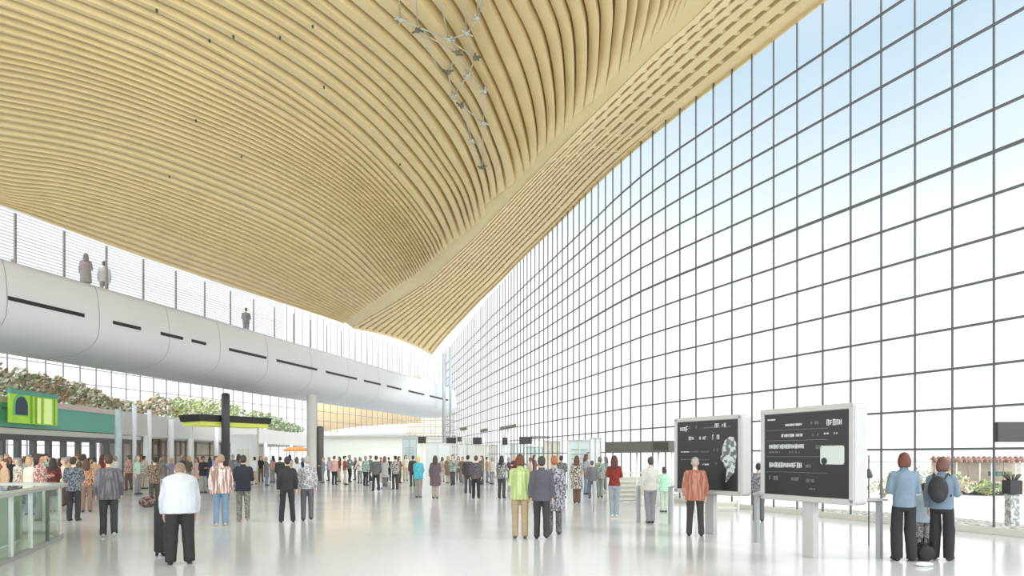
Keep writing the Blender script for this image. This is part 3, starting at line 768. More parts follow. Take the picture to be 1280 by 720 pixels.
# ------------------------------------------------------------------ display boards
M_frameW = mat('display_frame', (190, 189, 187), .4, 0, .02); M_scr = mat('display_black', (40, 42, 42), .25, 0, .05, 1)
M_txt = mat('display_white', (196, 200, 198), .5, emit=.3); M_txt2 = mat('display_grey', (120, 124, 122), .5, emit=.1)
def display(L, R_, zt, zb, post_w, label, kind):
    L = Vector(L); R_ = Vector(R_); mid = (L+R_)/2; w = (R_-L).length; d = (R_-L).normalized(); rz = math.atan2(d.y, d.x); h = zt-zb
    root = tag(empty('display_board', (mid.x, mid.y, 0), rz), label, 'display board')
    zc = (zt+zb)/2
    obj('housing', round_box(w, .26, h, .07), M_frameW, root, loc=(0, 0, zc))
    # recessed look: bezel ring of four bars + panel
    bz = .1
    bm = BM()
    for c_, s_ in (((0, -.015, h/2-bz/2), (w-.02, .03, bz-.015)), ((0, -.015, -h/2+bz/2), (w-.02, .03, bz-.015)), ((-w/2+bz/2, -.015, 0), (bz-.015, .03, h-.06)), ((w/2-bz/2, -.015, 0), (bz-.015, .03, h-.06))): add_box(bm, c_, s_, bev=.008)
    obj('bezel', bm, M_frameW, root, loc=(0, 0, zc))
    scr = obj('screen', box((0, -.004, 0), (w-2*bz, .012, h-2*bz)), M_scr, root, loc=(0, 0, zc))
    obj('post', box((0, .13, zb/2+.01), (post_w, .12, zb+.02), 0, .01), M_frameW, root)
    obj('rear_box', box((0, .31, zc), (w*.86, .1, h*.9), 0, .02), M_steel2, root)
    W_, H_ = w-2*bz, h-2*bz
    t1, t2 = M_txt, M_txt2
    def glyphs(m_, x0, x1, y0, hh, dens=.75, jit=.25):
        x = x0; bm = BM(); hh *= .85
        while x < x1:
            gw = hh*random.uniform(.3, .62)
            if random.random() < dens:
                gh = hh*random.uniform(1-jit, 1)
                style = random.random()
                X = (-.5+x/1)*W_; 
                xx = (x-.5)*W_+gw/2; zz = (.5-y0)*H_-hh/2
                s = gw*.24
                add_box(bm, (xx-gw*.35, -.013, zz), (s, .006, gh))
                if style < .7: add_box(bm, (xx+gw*.3, -.013, zz), (s, .006, gh))
                if style > .3: add_box(bm, (xx, -.013, zz+gh*.42), (gw*.7, .006, gh*.16))
                if style < .5 or style > .8: add_box(bm, (xx, -.013, zz-gh*.05), (gw*.7, .006, gh*.16))
            x += (gw+hh*.14)/W_
        if len(bm.verts) < 40: add_box(bm, ((x0+.02-.5)*W_, -.013, (.5-y0)*H_-hh/2), (hh*.5, .006, hh*.5))
        obj('lettering' if m_ is M_txt else 'faint_lettering', bm, m_, scr)
    if kind == 'near':
        glyphs(t1, .04, .14, .055, .035, 1); glyphs(t1, .27, .47, .125, .05, .95); glyphs(t1, .76, .92, .10, .12, 1)
        glyphs(t2, .56, .66, .11, .07, .6); glyphs(t1, .22, .48, .25, .065, .95); glyphs(t2, .58, .70, .25, .08, .7); glyphs(t1, .73, .78, .25, .04, .6); glyphs(t1, .84, .88, .25, .04, .7)
        glyphs(t1, .06, .50, .375, .095, .95); glyphs(t2, .62, .70, .39, .08, .9); glyphs(t2, .06, .20, .46, .04, .8); glyphs(t2, .32, .46, .46, .05, .5)
        glyphs(t1, .06, .50, .60, .11, .95); glyphs(t2, .52, .58, .62, .07, .6)
        glyphs(t2, .06, .18, .77, .09, .8); glyphs(t2, .32, .44, .78, .07, .9); glyphs(t2, .53, .62, .79, .08, .9); glyphs(t2, .55, .62, .90, .035, .8)
        for y0 in (.20, .33, .53, .72): obj('divider_line', box((-.1*W_, -.0115, (.5-y0)*H_), (.75*W_, .004, .005)), t2, scr)
        o = round_box(W_*.26, .008, H_*.215, .04); obj('picture_card', o, mat('card_white', (196, 202, 198), .5, emit=.1), scr, loc=((.82-.5)*W_, -.016, (.5-.51)*H_))
        bm = BM(); add_tube(bm, [(0, 0, 0), (0, -.006, 0)], .055, 16); obj('card_dot', bm, M_scr, scr, loc=((.735-.5)*W_, -.018, (.5-.58)*H_))
    else:
        glyphs(t1, .05, .17, .06, .16, .9, .5); glyphs(t2, .20, .34, .06, .09, .8); glyphs(t1, .20, .50, .22, .10, .75, .4); glyphs(t2, .42, .88, .09, .035, .7); glyphs(t1, .64, .80, .04, .12, .9, .5)
        glyphs(t1, .60, .76, .20, .14, .85, .5); glyphs(t1, .06, .20, .44, .03, .9); glyphs(t2, .22, .54, .44, .03, .8); glyphs(t2, .05, .55, .555, .03, .85); glyphs(t1, .44, .54, .62, .045, .9)
        glyphs(t2, .62, .68, .40, .09, .5); glyphs(t2, .62, .68, .60, .07, .5)
        bm = BM()   # pale irregular picture figure
        o_ = [(.80, .29), (.87, .24), (.94, .25), (.97, .33), (.98, .45), (.97, .56), (.96, .66), (.94, .74), (.88, .80), (.84, .86), (.81, .88), (.82, .77), (.83, .70), (.79, .66), (.78, .60), (.74, .58), (.72, .53), (.76, .49), (.75, .42)]
        f = [bm.verts.new(((x-.5)*W_, -.016, (.5-z)*H_)) for x, z in o_]; g = [bm.verts.new(v.co+Vector((0, .006, 0))) for v in f]
        bm.faces.new(f); bm.faces.new(g[::-1])
        for k in range(len(f)): bm.faces.new((f[k], f[(k+1) % len(f)], g[(k+1) % len(f)], g[k]))
        obj('picture_figure', bm, mat('figure_pale', (190, 194, 192), .6, 0, .3, 9, rgb2=(96, 100, 100), emit=.15, pattern='spots'), scr)
    return root
display((4.51, 12.3, 0), (5.3, 10.5, 0), 2.53, .93, .24, 'larger near black display board on white post with rows of lettering', 'near')
display((3.75, 15.65, 0), (4.74, 13.99, 0), 2.565, .865, .24, 'farther black display board with pale figure behind the person in rust coat', 'far')

# barrier rail behind the displays
bp = [G(1099, 698), G(946, 678), G(838, 656), G(798, 653), G(743, 640)]
br_ = tag(empty('guard_rail', bp[0]), 'thin grey guard rail on slim posts running behind the display boards', 'rail')
def BR(o): o.matrix_parent_inverse = Matrix.Translation(-br_.location); return o
for p in bp: BR(obj('post', box((p.x, p.y, .47), (.075, .075, .94), -1.1), M_steel2, br_))
bw = [bp[0], bp[1], Vector((5.4, 14.4, 0)), Vector((4.6, 16.6, 0)), bp[2]]
for a_, b_ in zip(bw, bw[1:]):
    if (a_-b_).length > 0: BR(obj('handrail', add_bar(BM(), (a_.x, a_.y, .95), (b_.x, b_.y, .95), .16, .04), mat('rail_grey', (160, 162, 160), .35, .2), br_))
# ledge at right of the near display
p = G(1104, 698)
BR(obj('end_shelf', box((p.x-.28, p.y+.02, .975), (.6, .25, .03)), mat('rail_grey', (160, 162, 160)), br_))

# long dark sign beam on posts
sa = P(762, HY, 24.5); sb = P(842, HY, 22.2)
sbm = tag(empty('sign_canopy', sa), 'long dark overhead sign beam on white posts left of the far display', 'sign')
def SB(o): o.matrix_parent_inverse = Matrix.Translation(-sbm.location); return o
SB(obj('beam', add_bar(BM(), (sa.x, sa.y, EYE+.32), (sb.x, sb.y, EYE+.32), .5, .36), mat('beam_grey', (98, 98, 92), .5, 0, .1), sbm))
q = sa.lerp(sb, .78); q2 = sa.lerp(sb, .99)
d_ = (sb-sa).normalized(); n_ = Vector((d_.y, -d_.x, 0))*.27
SB(obj('sign_panel', add_bar(BM(), Vector((q.x, q.y, EYE+.33))+n_, Vector((q2.x, q2.y, EYE+.33))+n_, .03, .24), mat('beam_panel', (66, 64, 54), .4), sbm))
for s_ in (.05, .45, .78, .98):
    q = sa.lerp(sb, s_); SB(obj('post', add_cyl(BM(), (q.x, q.y, 0), .035, EYE+.16, 10), M_white, sbm, True))
# slatted pale barriers under it
for k, (px, fy, w, hgt, lab) in enumerate([(784, 628, 1.5, 1.15, 'pale slatted barrier below the left end of the dark sign beam'), (822, 632, 1.1, 1.05, 'pale slatted barrier beside the person in green top'), (896, 640, 1.4, .35, 'very low pale slatted barrier under the far display')]):
    g = G(px, fy); rt = tag(empty('slatted_barrier', g, .2), lab, 'barrier')
    for j in range(int(hgt/.16)):
        obj('rail', box((0, 0, .12+j*.16), (w, .05, .05)), mat('barrier_pale', (216, 212, 200), .6, 0, .1), rt)
    for sx in (-1, 1): obj('post', box((sx*w/2, 0, hgt/2), (.06, .07, hgt)), M_offw, rt)
    obj('end_panel', box((0, .2, hgt*.42), (w*.96, .03, hgt*.8)), mat('barrier_panel', (226, 224, 214), .6, 0, .1, 3), rt)

# monitors on slim poles in the check-in zone
for k, (px, cy, w, h, D, lab, tilt) in enumerate([(527.5, 550, 10, 8.5, 52, 'black monitor over the person in turquoise', 0), (564, 550.5, 12, 7.5, 50, 'black monitor left of the two dark dressed people', .3), (574.5, 549, 3.5, 6, 54, 'narrow edge-on black monitor beside a wider one', 1.2),
        (596.5, 551, 11, 8.5, 50, 'black monitor above the two dark dressed people', 0), (631.5, 551.5, 6.5, 9, 47, 'narrow black monitor above the person with crossed bag', .5), (657, 550.5, 16, 9, 39, 'widest black monitor above the person in lime jacket', 0), (675, 546.5, 25, 3, 44, 'long thin grey sign bar right of the widest monitor', .2)]):
    c = P(px, cy, D); rt = tag(empty('information_monitor' if k < 6 else 'sign_bar', (c.x, c.y, 0), tilt), lab, 'monitor' if k < 6 else 'sign')
    ww = w*D/F*(1 if tilt < 1 else 2.6); hh = h*D/F
    obj('screen', box((0, 0, c.z), (ww, .1, hh), 0, .01), mat('monitor_black', (40, 42, 38), .4) if k < 6 else mat('signbar_grey', (130, 130, 118), .5), rt)
    obj('pole', box((0, .1, (c.z+.5)/2), (.07, .07, c.z+.5)), M_white, rt)
    obj('crossbar', box((0, .1, c.z-hh/2-.12), (ww*1.6, .05, .05)), M_offw, rt)
for px, cy, D, w, lab in [(635, 534, 44, 1.1, 'tilted dark louvred sign above the narrow monitor'), (579.5, 536, 50, .5, 'small dark fitting on a mast at the bridge end'), (605, 538, 48, .5, 'pale brown fitting on a mast between two monitors')]:
    c = P(px, cy, D); rt = tag(empty('mast_sign', (c.x, c.y, 0)), lab, 'sign')
    o = obj('blade', box((0, 0, 0), (w, .3, .22), 0, .02), mat('blade_grey', (112, 112, 98), .5, 0, .2), rt, loc=(0, 0, c.z)); o.rotation_euler = (0, -.2, 0)
    obj('mast', add_cyl(BM(), (0, .2, 0), .04, c.z, 8), M_white, rt, True)
# check-in partitions of frosted panels
M_fro = mat('frosted_panel', (226, 230, 226), .3, 0, .05, .6); M_bg = mat('bluish_panel', (200, 214, 212), .3, 0, .1, 1)
for k, (px, D, w, h, m, lab) in enumerate([(512, 60, 1.2, 3.2, M_bg, 'blue-grey glazed door panel left of the turquoise top person'), (548, 62, 2.2, 2.9, M_fro, 'white check-in partition behind the person in brown coat'), (584, 58, 1.6, 2.7, M_fro, 'white check-in partition behind the two dark dressed people'),
        (608, 56, 1.8, 2.6, mat('putty_panel', (216, 214, 206), .5), 'putty coloured partition between the dark pair and crossed bag person'), (641, 50, 1.7, 2.6, M_fro, 'white partition left of the widest monitor'), (668, 46, 1.2, 2.3, M_bg, 'pale bluish partition below the widest monitor'),
        (690, 42, 1.0, 2.6, mat('putty_stripe', (212, 206, 186), .6, 0, .25, 6, stretch=(4, 4, .1)), 'beige striped partition right of the widest monitor'), (724, 33, 1.1, 2.45, M_bg, 'tall pale blue glazed booth panel behind the patterned dark dress'), (744, 31, .5, 2.5, M_fro, 'narrow white booth panel left of the red top person')]):
    c = P(px, HY, D); rt = tag(empty('partition_panel', (c.x, c.y, 0), .1), lab, 'partition')
    obj('sheet', box((0, 0, h/2), (w, .06, h), 0, .01), m, rt)
    for sx in (-1, 0, 1): obj('upright', box((sx*w/2, -.04, h/2), (.05, .05, h+.05)), M_offw if k % 2 else M_steel2, rt)
    obj('top_rail', box((0, -.04, h), (w, .06, .06)), M_steel2, rt)
    if k in (0, 7):
        for j in range(4): obj('slat', box((0, -.05, h*.55+j*.22), (w*.7, .02, .06)), M_steel2, rt)

# hanging sign right edge, on a post outside the frame
c = P(1290, 540, 12.2); rs = tag(empty('hanging_sign', (c.x, c.y, 0), .0), 'dark rectangular sign cut by the right edge of the view', 'sign')
obj('panel', box((0, 0, c.z), (1.3, .12, .36), 0, .01), mat('sign_dark', (60, 60, 60), .4), rs); obj('pole', add_cyl(BM(), (.3, .12, 0), .05, c.z+.3, 12), M_steel2, rs, True); obj('base', add_cyl(BM(), (.3, .12, 0), .25, .03, 20), M_steel2, rs)

# ------------------------------------------------------------------ outside, beyond the glass at right
def outside(px, fy):  # point on the outside ground
    D = (EYE+.25)*F/(fy-HY); return Vector(((px-CX)/F*D, D, -.25))
# gravel bed along the wall
bm = BM(); prev = None
for p, q in zip(stations[::2], stations[2::2]):
    d = (q-p).normalized(); n = Vector((d.y, -d.x, 0))
    if n.x < 0: n = -n
    if p.y > 34: break
    r = [bm.verts.new((p+n*.4)+Vector((0, 0, -.22))), bm.verts.new((p+n*(2.2+.5*math.sin(p.y*.6)))+Vector((0, 0, -.16))), bm.verts.new((p+n*(4.6+1.2*math.sin(p.y*.4)))+Vector((0, 0, -.22)))]
    if prev:
        bm.faces.new((prev[0], r[0], r[1], prev[1])); bm.faces.new((prev[1], r[1], r[2], prev[2]))
    prev = r
gbd = obj('gravel_bed', bm, mat('gravel', (205, 202, 192), .9, 0, .3, 9, rgb2=(122, 120, 112), pattern='spots')); tag(gbd, 'speckled grey gravel bed just outside the glass wall', 'gravel', kind='stuff')
# low planting rows outside
for k, (px, fy, w, h, mix, lab) in enumerate([(1105, 622, 1.5, .9, [(1, 6), (0, 2)], 'pale low shrub outside right of the near display'), (1125, 617, 2.0, 1.0, [(1, 5), (0, 3)], 'pale low shrub outside behind the blue shirted person'), (1150, 612, 2.2, 1.2, [(0, 5), (1, 5)], 'mottled shrub outside between the two blue shirted people'),
        (1196, 621, 2.0, 1.0, [(0, 3), (1, 5), (2, 2)], 'mottled shrub at the left foot of the brown market stall'), (1234, 620, 1.6, .7, [(0, 6), (3, 2)], 'dark green low shrub before the market stall'), (1252, 617, 1.6, .9, [(0, 5), (1, 2)], 'dark green low shrub left of the black planter')]):
    shrub(outside(px, fy), w, h, mix, lab, n=300, group='shrubs growing outside the glass wall', leaf=.09)
# market stall
g = outside(1222, 618); st = tag(empty('market_stall', g, -.45), 'low outdoor stall with a brown scalloped canopy beyond the right glass', 'stall')
Ws = 3.9
for k in range(19):
    bm = BM(); x = -Ws/2+k*Ws/18
    for j in range(3): add_ball(bm, (x, -.7+j*.16, 1.72-j*.0+j*.06), (.10, .12, .11), 8, 6)
    obj('scallop', bm, mat('scallop_brown_%d' % (k % 2), ((132, 92, 80), (160, 124, 106))[k % 2], .7, 0, .2), st, True)
obj('canopy', box((0, 0, 1.78), (Ws+.1, 1.5, .1), 0, .02), mat('stall_canopy', (168, 138, 120), .7), st)
for k in range(9): obj('post', box((-Ws/2+k*Ws/8, -.6, .9), (.05, .05, 1.7)), M_offw if k % 3 else mat('post_brown', (150, 120, 104), .6), st)
obj('counter', box((0, -.2, .45), (Ws*.95, .9, .5), 0, .02), mat('stall_counter', (210, 198, 176), .7, 0, .2, 5), st)
obj('back_panel', box((0, .65, 1.0), (Ws, .05, 1.3)), mat('stall_back', (222, 212, 200), .7, 0, .2, 3), st)
obj('base_shelf', box((-.4, -.62, .12), (Ws*.7, .3, .22)), mat('stall_base', (70, 62, 62), .7), st)
g0 = outside(1222, 616)
for k, (dx, m_) in enumerate([(.55, (92, 140, 120)), (.85, (110, 150, 126)), (1.2, (130, 150, 110)), (-1.3, (214, 206, 150)), (-.9, (206, 214, 190))]):
    q = Matrix.Rotation(-.45, 3, 'Z') @ Vector((dx, -.35, .95)) + Vector(g)
    o = obj('produce_crate', box((0, 0, .11), (.28, .34, .22), 0, .02), mat('crate_%d' % k, m_, .7, 0, .4, 14), loc=(q.x, q.y, q.z-.0), parent=None); o.rotation_euler.z = -.45
    tag(o, ['teal crate on the stall counter, leftmost of the green ones', 'green crate on the stall counter, middle of the green ones', 'olive crate on the stall counter, rightmost', 'yellowish crate on the stall counter, leftmost of all', 'pale crate on the stall counter, second from left'][k], 'crate')
# black planter on pedestal
g = P(1265, HY, 16.6); pl = tag(empty('planter', (g.x, g.y, 0)), 'black square planter on a mottled pedestal near the right edge', 'planter')
obj('pedestal', box((0, 0, .38), (.22, .22, .76), 0, .01), mat('pedestal', (150, 152, 152), .6, 0, .5, 12, rgb2=(214, 214, 214), pattern='spots'), pl)
obj('pot', box((0, 0, .94), (.30, .30, .34), 0, .015), mat('pot_black', (50, 50, 54), .5), pl)
bm = BM()
for k in range(9):
    a_ = k*.7; add_tube(bm, [(math.cos(a_)*.08, math.sin(a_)*.08, 1.1), (math.cos(a_)*.16, math.sin(a_)*.16, 1.22+.02*(k % 3))], [.02, .035], 6)
obj('tufts', bm, mat('tuft', (96, 92, 86), .8), pl, True)
# small dark lamp right of the near display
g = P(1086, HY, 12.9); lp = tag(empty('hanging_lamp', (g.x, g.y, 0)), 'small dark lamp on a thin stalk right of the near display', 'lamp')
bm = BM(); add_tube(bm, [(0, 0, 0), (0, 0, 1.72)], .012, 8); obj('stalk', bm, M_dark, lp, True)
bm = BM(); add_tube(bm, [(0, 0, 1.28), (0, 0, 1.33), (0, 0, 1.42), (0, 0, 1.46)], [.055, .07, .04, .02], 12); obj('shade', bm, M_frame, lp, True)
# far low pale buildings and parked vehicles outside to break the horizon
for k, (px, D, w, d_, h, lab) in enumerate([(990, 150, 26, 12, 1.1, 'distant low pale building seen between the display boards'), (1120, 170, 22, 12, 1.0, 'distant low pale building seen beside the blue shirted person'), (1330, 190, 40, 14, 1.3, 'distant low pale building at the right edge')]):
    g = P(px, HY, D); rt = tag(empty('distant_building', (g.x, g.y, -.25)), lab, 'building')
    obj('walls', box((0, 0, h/2), (w, d_, h)), mat('distant_wall', (226, 222, 220), .8), rt); obj('roof', box((0, 0, h+.15), (w+.6, d_+.6, .3)), mat('distant_roof', (206, 200, 200), .8), rt)
    obj('window_band', box((0, -d_/2-.02, h*.55), (w*.9, .05, h*.3)), mat('distant_window', (160, 166, 172), .4), rt)

# ------------------------------------------------------------------ people
SKIN = [(224, 184, 156), (198, 150, 118), (150, 104, 78), (232, 196, 172)]
TS = bpy.data.scenes.new('workbench')
def remesh(bm, voxel, smooth=4, wrinkle=0, seed=0):
    me = bpy.data.meshes.new('tmp'); bmesh.ops.recalc_face_normals(bm, faces=bm.faces); bm.to_mesh(me); bm.free()
    o = bpy.data.objects.new('tmp', me); TS.collection.objects.link(o)
    m = o.modifiers.new('r', 'REMESH'); m.mode = 'VOXEL'; m.voxel_size = voxel; m.use_smooth_shade = True
    if smooth:
        q = o.modifiers.new('s', 'SMOOTH'); q.iterations = smooth; q.factor = .5
    TS.view_layers[0].update(); dg = TS.view_layers[0].depsgraph
    r = bpy.data.meshes.new_from_object(o.evaluated_get(dg))
    bpy.data.objects.remove(o); bpy.data.meshes.remove(me)
    if wrinkle:
        for v in r.vertices:
            p = v.co
            a = noise.noise(Vector((p.x*9+seed, p.y*9, p.z*4)))*.6+noise.noise(Vector((p.x*22, p.y*22+seed, p.z*9)))*.4
            v.co += v.normal*a*wrinkle
    for p in r.polygons: p.use_smooth = True
    r.materials.clear()
    return r
def merged(*mes):
    bm = BM()
    for m in mes: bm.from_mesh(m)
    me = bpy.data.meshes.new('body'); bm.to_mesh(me); bm.free()
    for p in me.polygons: p.use_smooth = True
    return me
MESH = {}
CACHE = {}
def make_hair(hair):
    bm = BM()
    if hair == 'cap':
        add_ball(bm, (0, .01, 1.652), (.086, .103, .085), 18, 12); add_tube(bm, [(0, -.07, 1.655), (0, -.15, 1.645)], [.06, .05], 10, [.008, .006], side=(1, 0, 0))
    else:
        add_ball(bm, (0, .022, 1.648), (.085, .098, .096), 18, 12)
        add_ball(bm, (0, .045, 1.60), (.078, .07, .075), 14, 10)
        add_ball(bm, (0, -.045, 1.70), (.06, .05, .035), 12, 8)
        if hair == 'long':
            add_tube(bm, [(0, .05, 1.64), (0, .085, 1.53), (0, .10, 1.42), (0, .11, 1.34)], [.085, .095, .095, .06], 14, [.06, .05, .04, .02], side=(1, 0, 0))
            for sx in (-1, 1): add_tube(bm, [(sx*.06, .01, 1.66), (sx*.083, .015, 1.56), (sx*.088, .02, 1.44)], [.03, .028, .018], 8)
        elif hair == 'bob':
            add_tube(bm, [(0, .03, 1.64), (0, .045, 1.56), (0, .05, 1.50)], [.096, .10, .085], 14, [.075, .07, .055], side=(1, 0, 0))
        elif hair == 'bun': add_ball(bm, (0, .075, 1.715), (.042, .042, .042), 12, 8)
        elif hair == 'hijab':
            add_tube(bm, [(0, .02, 1.66), (0, .03, 1.56), (0, .03, 1.47), (0, .02, 1.36)], [.09, .10, .13, .19], 16, [.09, .095, .10, .125], side=(1, 0, 0))
    return remesh(bm, .012, 2, .004)
def make_head():
    bm = BM()
    add_ball(bm, (0, .008, 1.628), (.074, .092, .098), 20, 14); add_ball(bm, (0, -.028, 1.575), (.052, .062, .068), 16, 12)
    add_tube(bm, [(0, .0, 1.48), (0, -.004, 1.58)], [.052, .05], 12)
    add_ball(bm, (0, -.062, 1.535), (.028, .022, .02), 10, 8)
    add_tube(bm, [(0, -.078, 1.632), (0, -.098, 1.598), (0, -.104, 1.588)], [.009, .014, .013], 8)
    add_ball(bm, (0, -.087, 1.556), (.024, .01, .009), 10, 6)
    for sx in (-1, 1):
        add_ball(bm, (sx*.078, .012, 1.603), (.010, .02, .032), 8, 8); add_ball(bm, (sx*.032, -.077, 1.636), (.022, .012, .008), 8, 6); add_ball(bm, (sx*.036, -.058, 1.59), (.026, .026, .022), 8, 6)
    return remesh(bm, .010, 2)

def build_meshes(key, arms=('down', 'down'), stride=.0, spread=.1, lean=0.0, nod=0.0, turn=0.0, wear='shirt', legs='trousers', hair='short', fem=False, q='far', bulk=1.0):
    """local frame: feet at z=0, 1.72 m tall, facing -Y. returns dict part -> mesh"""
    k = (key, q)
    if k in MESH: return MESH[k]
    vb = {'near': .0155, 'mid': .022, 'far': .03}[q]
    z0 = .92
    def M(p):
        x, y, z = p
        if z <= z0: return Vector(p)
        s = z-z0; o = Vector((0, 0, z0)); n = 16; th = 0
        for i in range(n):
            ss = (i+.5)/n*s; th = lean*min(1, ss/.32)
            o += Vector((0, -math.sin(th), math.cos(th)))*(s/n)
        th = lean*min(1, s/.32)
        if z > 1.5: th += nod*min(1, (z-1.5)/.08)
        return o+Vector((x, y*math.cos(th), y*math.sin(th)))
    sw = .150 if fem else .172
    S = {}
    sh = {sx: M((sx*sw, 0, 1.40)) for sx in (-1, 1)}
    el, wr = {}, {}
    for sx, mode in zip((-1, 1), arms):
        if mode == 'down': el[sx] = sh[sx]+Vector((sx*.055, .03, -.28)); wr[sx] = el[sx]+Vector((sx*.0, -.05, -.25))
        elif mode == 'front': el[sx] = sh[sx]+Vector((sx*.05, -.02, -.28)); wr[sx] = el[sx]+Vector((-sx*.12, -.21, .04))
        elif mode == 'phone': el[sx] = sh[sx]+Vector((sx*.05, -.08, -.26)); wr[sx] = el[sx]+Vector((-sx*.06, -.16, .18))
        elif mode == 'pocket': el[sx] = sh[sx]+Vector((sx*.11, .07, -.26)); wr[sx] = Vector((sx*.185, -.02, .93))
        elif mode == 'out': el[sx] = sh[sx]+Vector((sx*.12, -.02, -.26)); wr[sx] = el[sx]+Vector((sx*.05, -.12, -.21))
        elif mode == 'swing': el[sx] = sh[sx]+Vector((sx*.05, -.06*sx, -.28)); wr[sx] = el[sx]+Vector((0, -.12 if sx > 0 else .03, -.23))
    hip, kn, an = {}, {}, {}
    for sx in (-1, 1):
        f = stride*sx
        hip[sx] = Vector((sx*.092, 0, .90)); an[sx] = Vector((sx*spread, .02-f*.28, .085+(.03 if f < 0 else 0)))
        kn[sx] = Vector((sx*(.092+spread)/2, -.03-f*.12-(.03*abs(stride)), .49))
    # ---------------- body
    bm = BM(); w = 1.0
    def T(zs): return [M(p) for p in zs]
    add_tube(bm, T([(0, 0, .82), (0, 0, .92), (0, 0, 1.06), (0, 0, 1.2), (0, 0, 1.33), (0, 0, 1.42), (0, 0, 1.46)]), [.12, .145, .12, .135, .145*sw/.172, .12*sw/.172, .06], 16, [.09, .10, .09, .10, .10, .075, .05], side=(1, 0, 0))
    add_tube(bm, T([(0, .005, 1.42), (0, .0, 1.49), (0, -.01, 1.56)]), [.058, .052, .052], 12, side=(1, 0, 0))
    for sx in (-1, 1):
        add_ball(bm, sh[sx]+Vector((-sx*.02, 0, -.02)), .042, 10, 8)
        add_tube(bm, [sh[sx], (sh[sx]+el[sx])/2, el[sx]], [.038, .038, .034], 10); add_ball(bm, el[sx], .033, 8, 6)
        add_tube(bm, [el[sx], (el[sx]*2+wr[sx])/3, wr[sx]], [.033, .033, .025], 10)
        add_tube(bm, [hip[sx], (hip[sx]+kn[sx])/2, kn[sx]], [.068, .066, .050], 12); add_ball(bm, kn[sx], .052, 10, 8)
        add_tube(bm, [kn[sx], kn[sx].lerp(an[sx], .3)+Vector((0, .012, 0)), an[sx]], [.05, .053, .036], 12)
        add_tube(bm, [an[sx]+Vector((0, .03, -.04)), an[sx]+Vector((0, -.06, -.045)), an[sx]+Vector((sx*.01, -.15, -.06))], [.036, .04, .035], 10, [.035, .03, .02], side=(1, 0, 0))
    body = remesh(bm, vb, 5)
    # ---------------- head (rotated by turn about neck)
    if 'head' not in CACHE:
        CACHE['head'] = make_head()
    head = CACHE['head'].copy()
    Rz = Matrix.Rotation(turn, 4, 'Z')
    def headx(me):
        for v in me.vertices:
            c = Rz @ v.co if v.co.z > 1.5 else v.co
            v.co = M(c)
        return me
    head = headx(head)
    # ---------------- hands
    hb = BM()
    for sx in (-1, 1):
        d = (wr[sx]-el[sx]).normalized(); base = wr[sx]
        w_ = Vector((0, -1, 0)) if abs(d.y) < .7 else Vector((-sx*.4, 0, .9)); w_ = (w_-d*w_.dot(d)).normalized()
        n_ = d.cross(w_)*sx
        if n_.dot(Vector((-sx, 0, 0))) < 0 and abs(d.y) < .7: n_ = -n_
        add_tube(hb, [base-d*.015, base+d*.02, base+d*.06, base+d*.09], [.024, .036, .041, .038], 10, [.02, .017, .016, .012], side=w_)
        for j, L_ in enumerate([.072, .082, .076, .058]):
            r0 = base+d*.085+w_*(.029-.0195*j)
            a_ = r0+(d*.9+n_*.25).normalized()*L_*.45; b_ = a_+(d*.75+n_*.6).normalized()*L_*.32; c_ = b_+(d*.5+n_*.85).normalized()*L_*.25
            add_tube(hb, [r0-d*.01, a_, b_, c_], [.0088, .0084, .0078, .0062], 7)
        t0 = base+d*.025+w_*.026; t1 = t0+(w_*.7+d*.7+n_*.25).normalized()*.04; t2 = t1+(w_*.25+d*.9+n_*.4).normalized()*.032
        add_tube(hb, [t0, t1, t2], [.0125, .0105, .008], 8)
    hands = bpy.data.meshes.new('h'); bmesh.ops.recalc_face_normals(hb, faces=hb.faces); hb.to_mesh(hands); hb.free()
    S['body'] = merged(body, head, hands)
    # ---------------- face details
    bm = BM()
    for sx in (-1, 1): add_ball(bm, (sx*.031, -.078, 1.617), (.012, .006, .006), 8, 6)
    me = bpy.data.meshes.new('eyes'); bm.to_mesh(me); bm.free(); S['eyes'] = headx(me)
    # ---------------- top
    hem = {'shirt': .86, 'tee': .88, 'jacket': .80, 'coat': .52, 'dress': .42, 'loose': .78}[wear]
    g = {'shirt': 1.0, 'tee': .98, 'jacket': 1.12, 'coat': 1.14, 'dress': .98, 'loose': 1.18}[wear]*bulk
    bm = BM()
    hw = .176 if fem else .172
    wst = (.142 if fem and wear in ('dress', 'tee', 'shirt') else .165)
    zs = [hem, max(hem+.02, .90), 1.07, 1.2, 1.33, 1.415, 1.462]
    flare = {'dress': 1.25, 'coat': 1.12}.get(wear, 1.03)
    add_tube(bm, T([(0, 0, z) for z in zs]), [hw*g*flare, hw*g, wst*g, .160*g, .176*g*sw/.172, .135*g*sw/.172, .07], 20, [.125*g*flare, .120*g, .112*g, .122*g, .122*g, .092*g, .062], side=(1, 0, 0))
    for sx in (-1, 1):
        add_ball(bm, sh[sx]+Vector((-sx*.014, 0, -.014)), .060*g, 12, 8)
        add_tube(bm, [sh[sx], (sh[sx]+el[sx])/2, el[sx]], [.056*g, .054*g, .05*g], 12)
        if wear != 'tee':
            add_ball(bm, el[sx], .055*g, 10, 8); add_tube(bm, [el[sx], (el[sx]+wr[sx])/2, wr[sx]-(wr[sx]-el[sx])*.03], [.054*g, .05*g, .042*g], 12)
    S['top'] = remesh(bm, vb, 3, .010 if q != 'far' else .006, len(MESH)*3.1)
    # collar
    if wear in ('shirt', 'jacket', 'coat'):
        bm = BM(); add_tube(bm, T([(0, .004, 1.445), (0, .002, 1.475), (0, -.002, 1.50)]), [.074, .066, .063], 14, [.066, .06, .058], side=(1, 0, 0)); S['collar'] = remesh(bm, .012, 1)
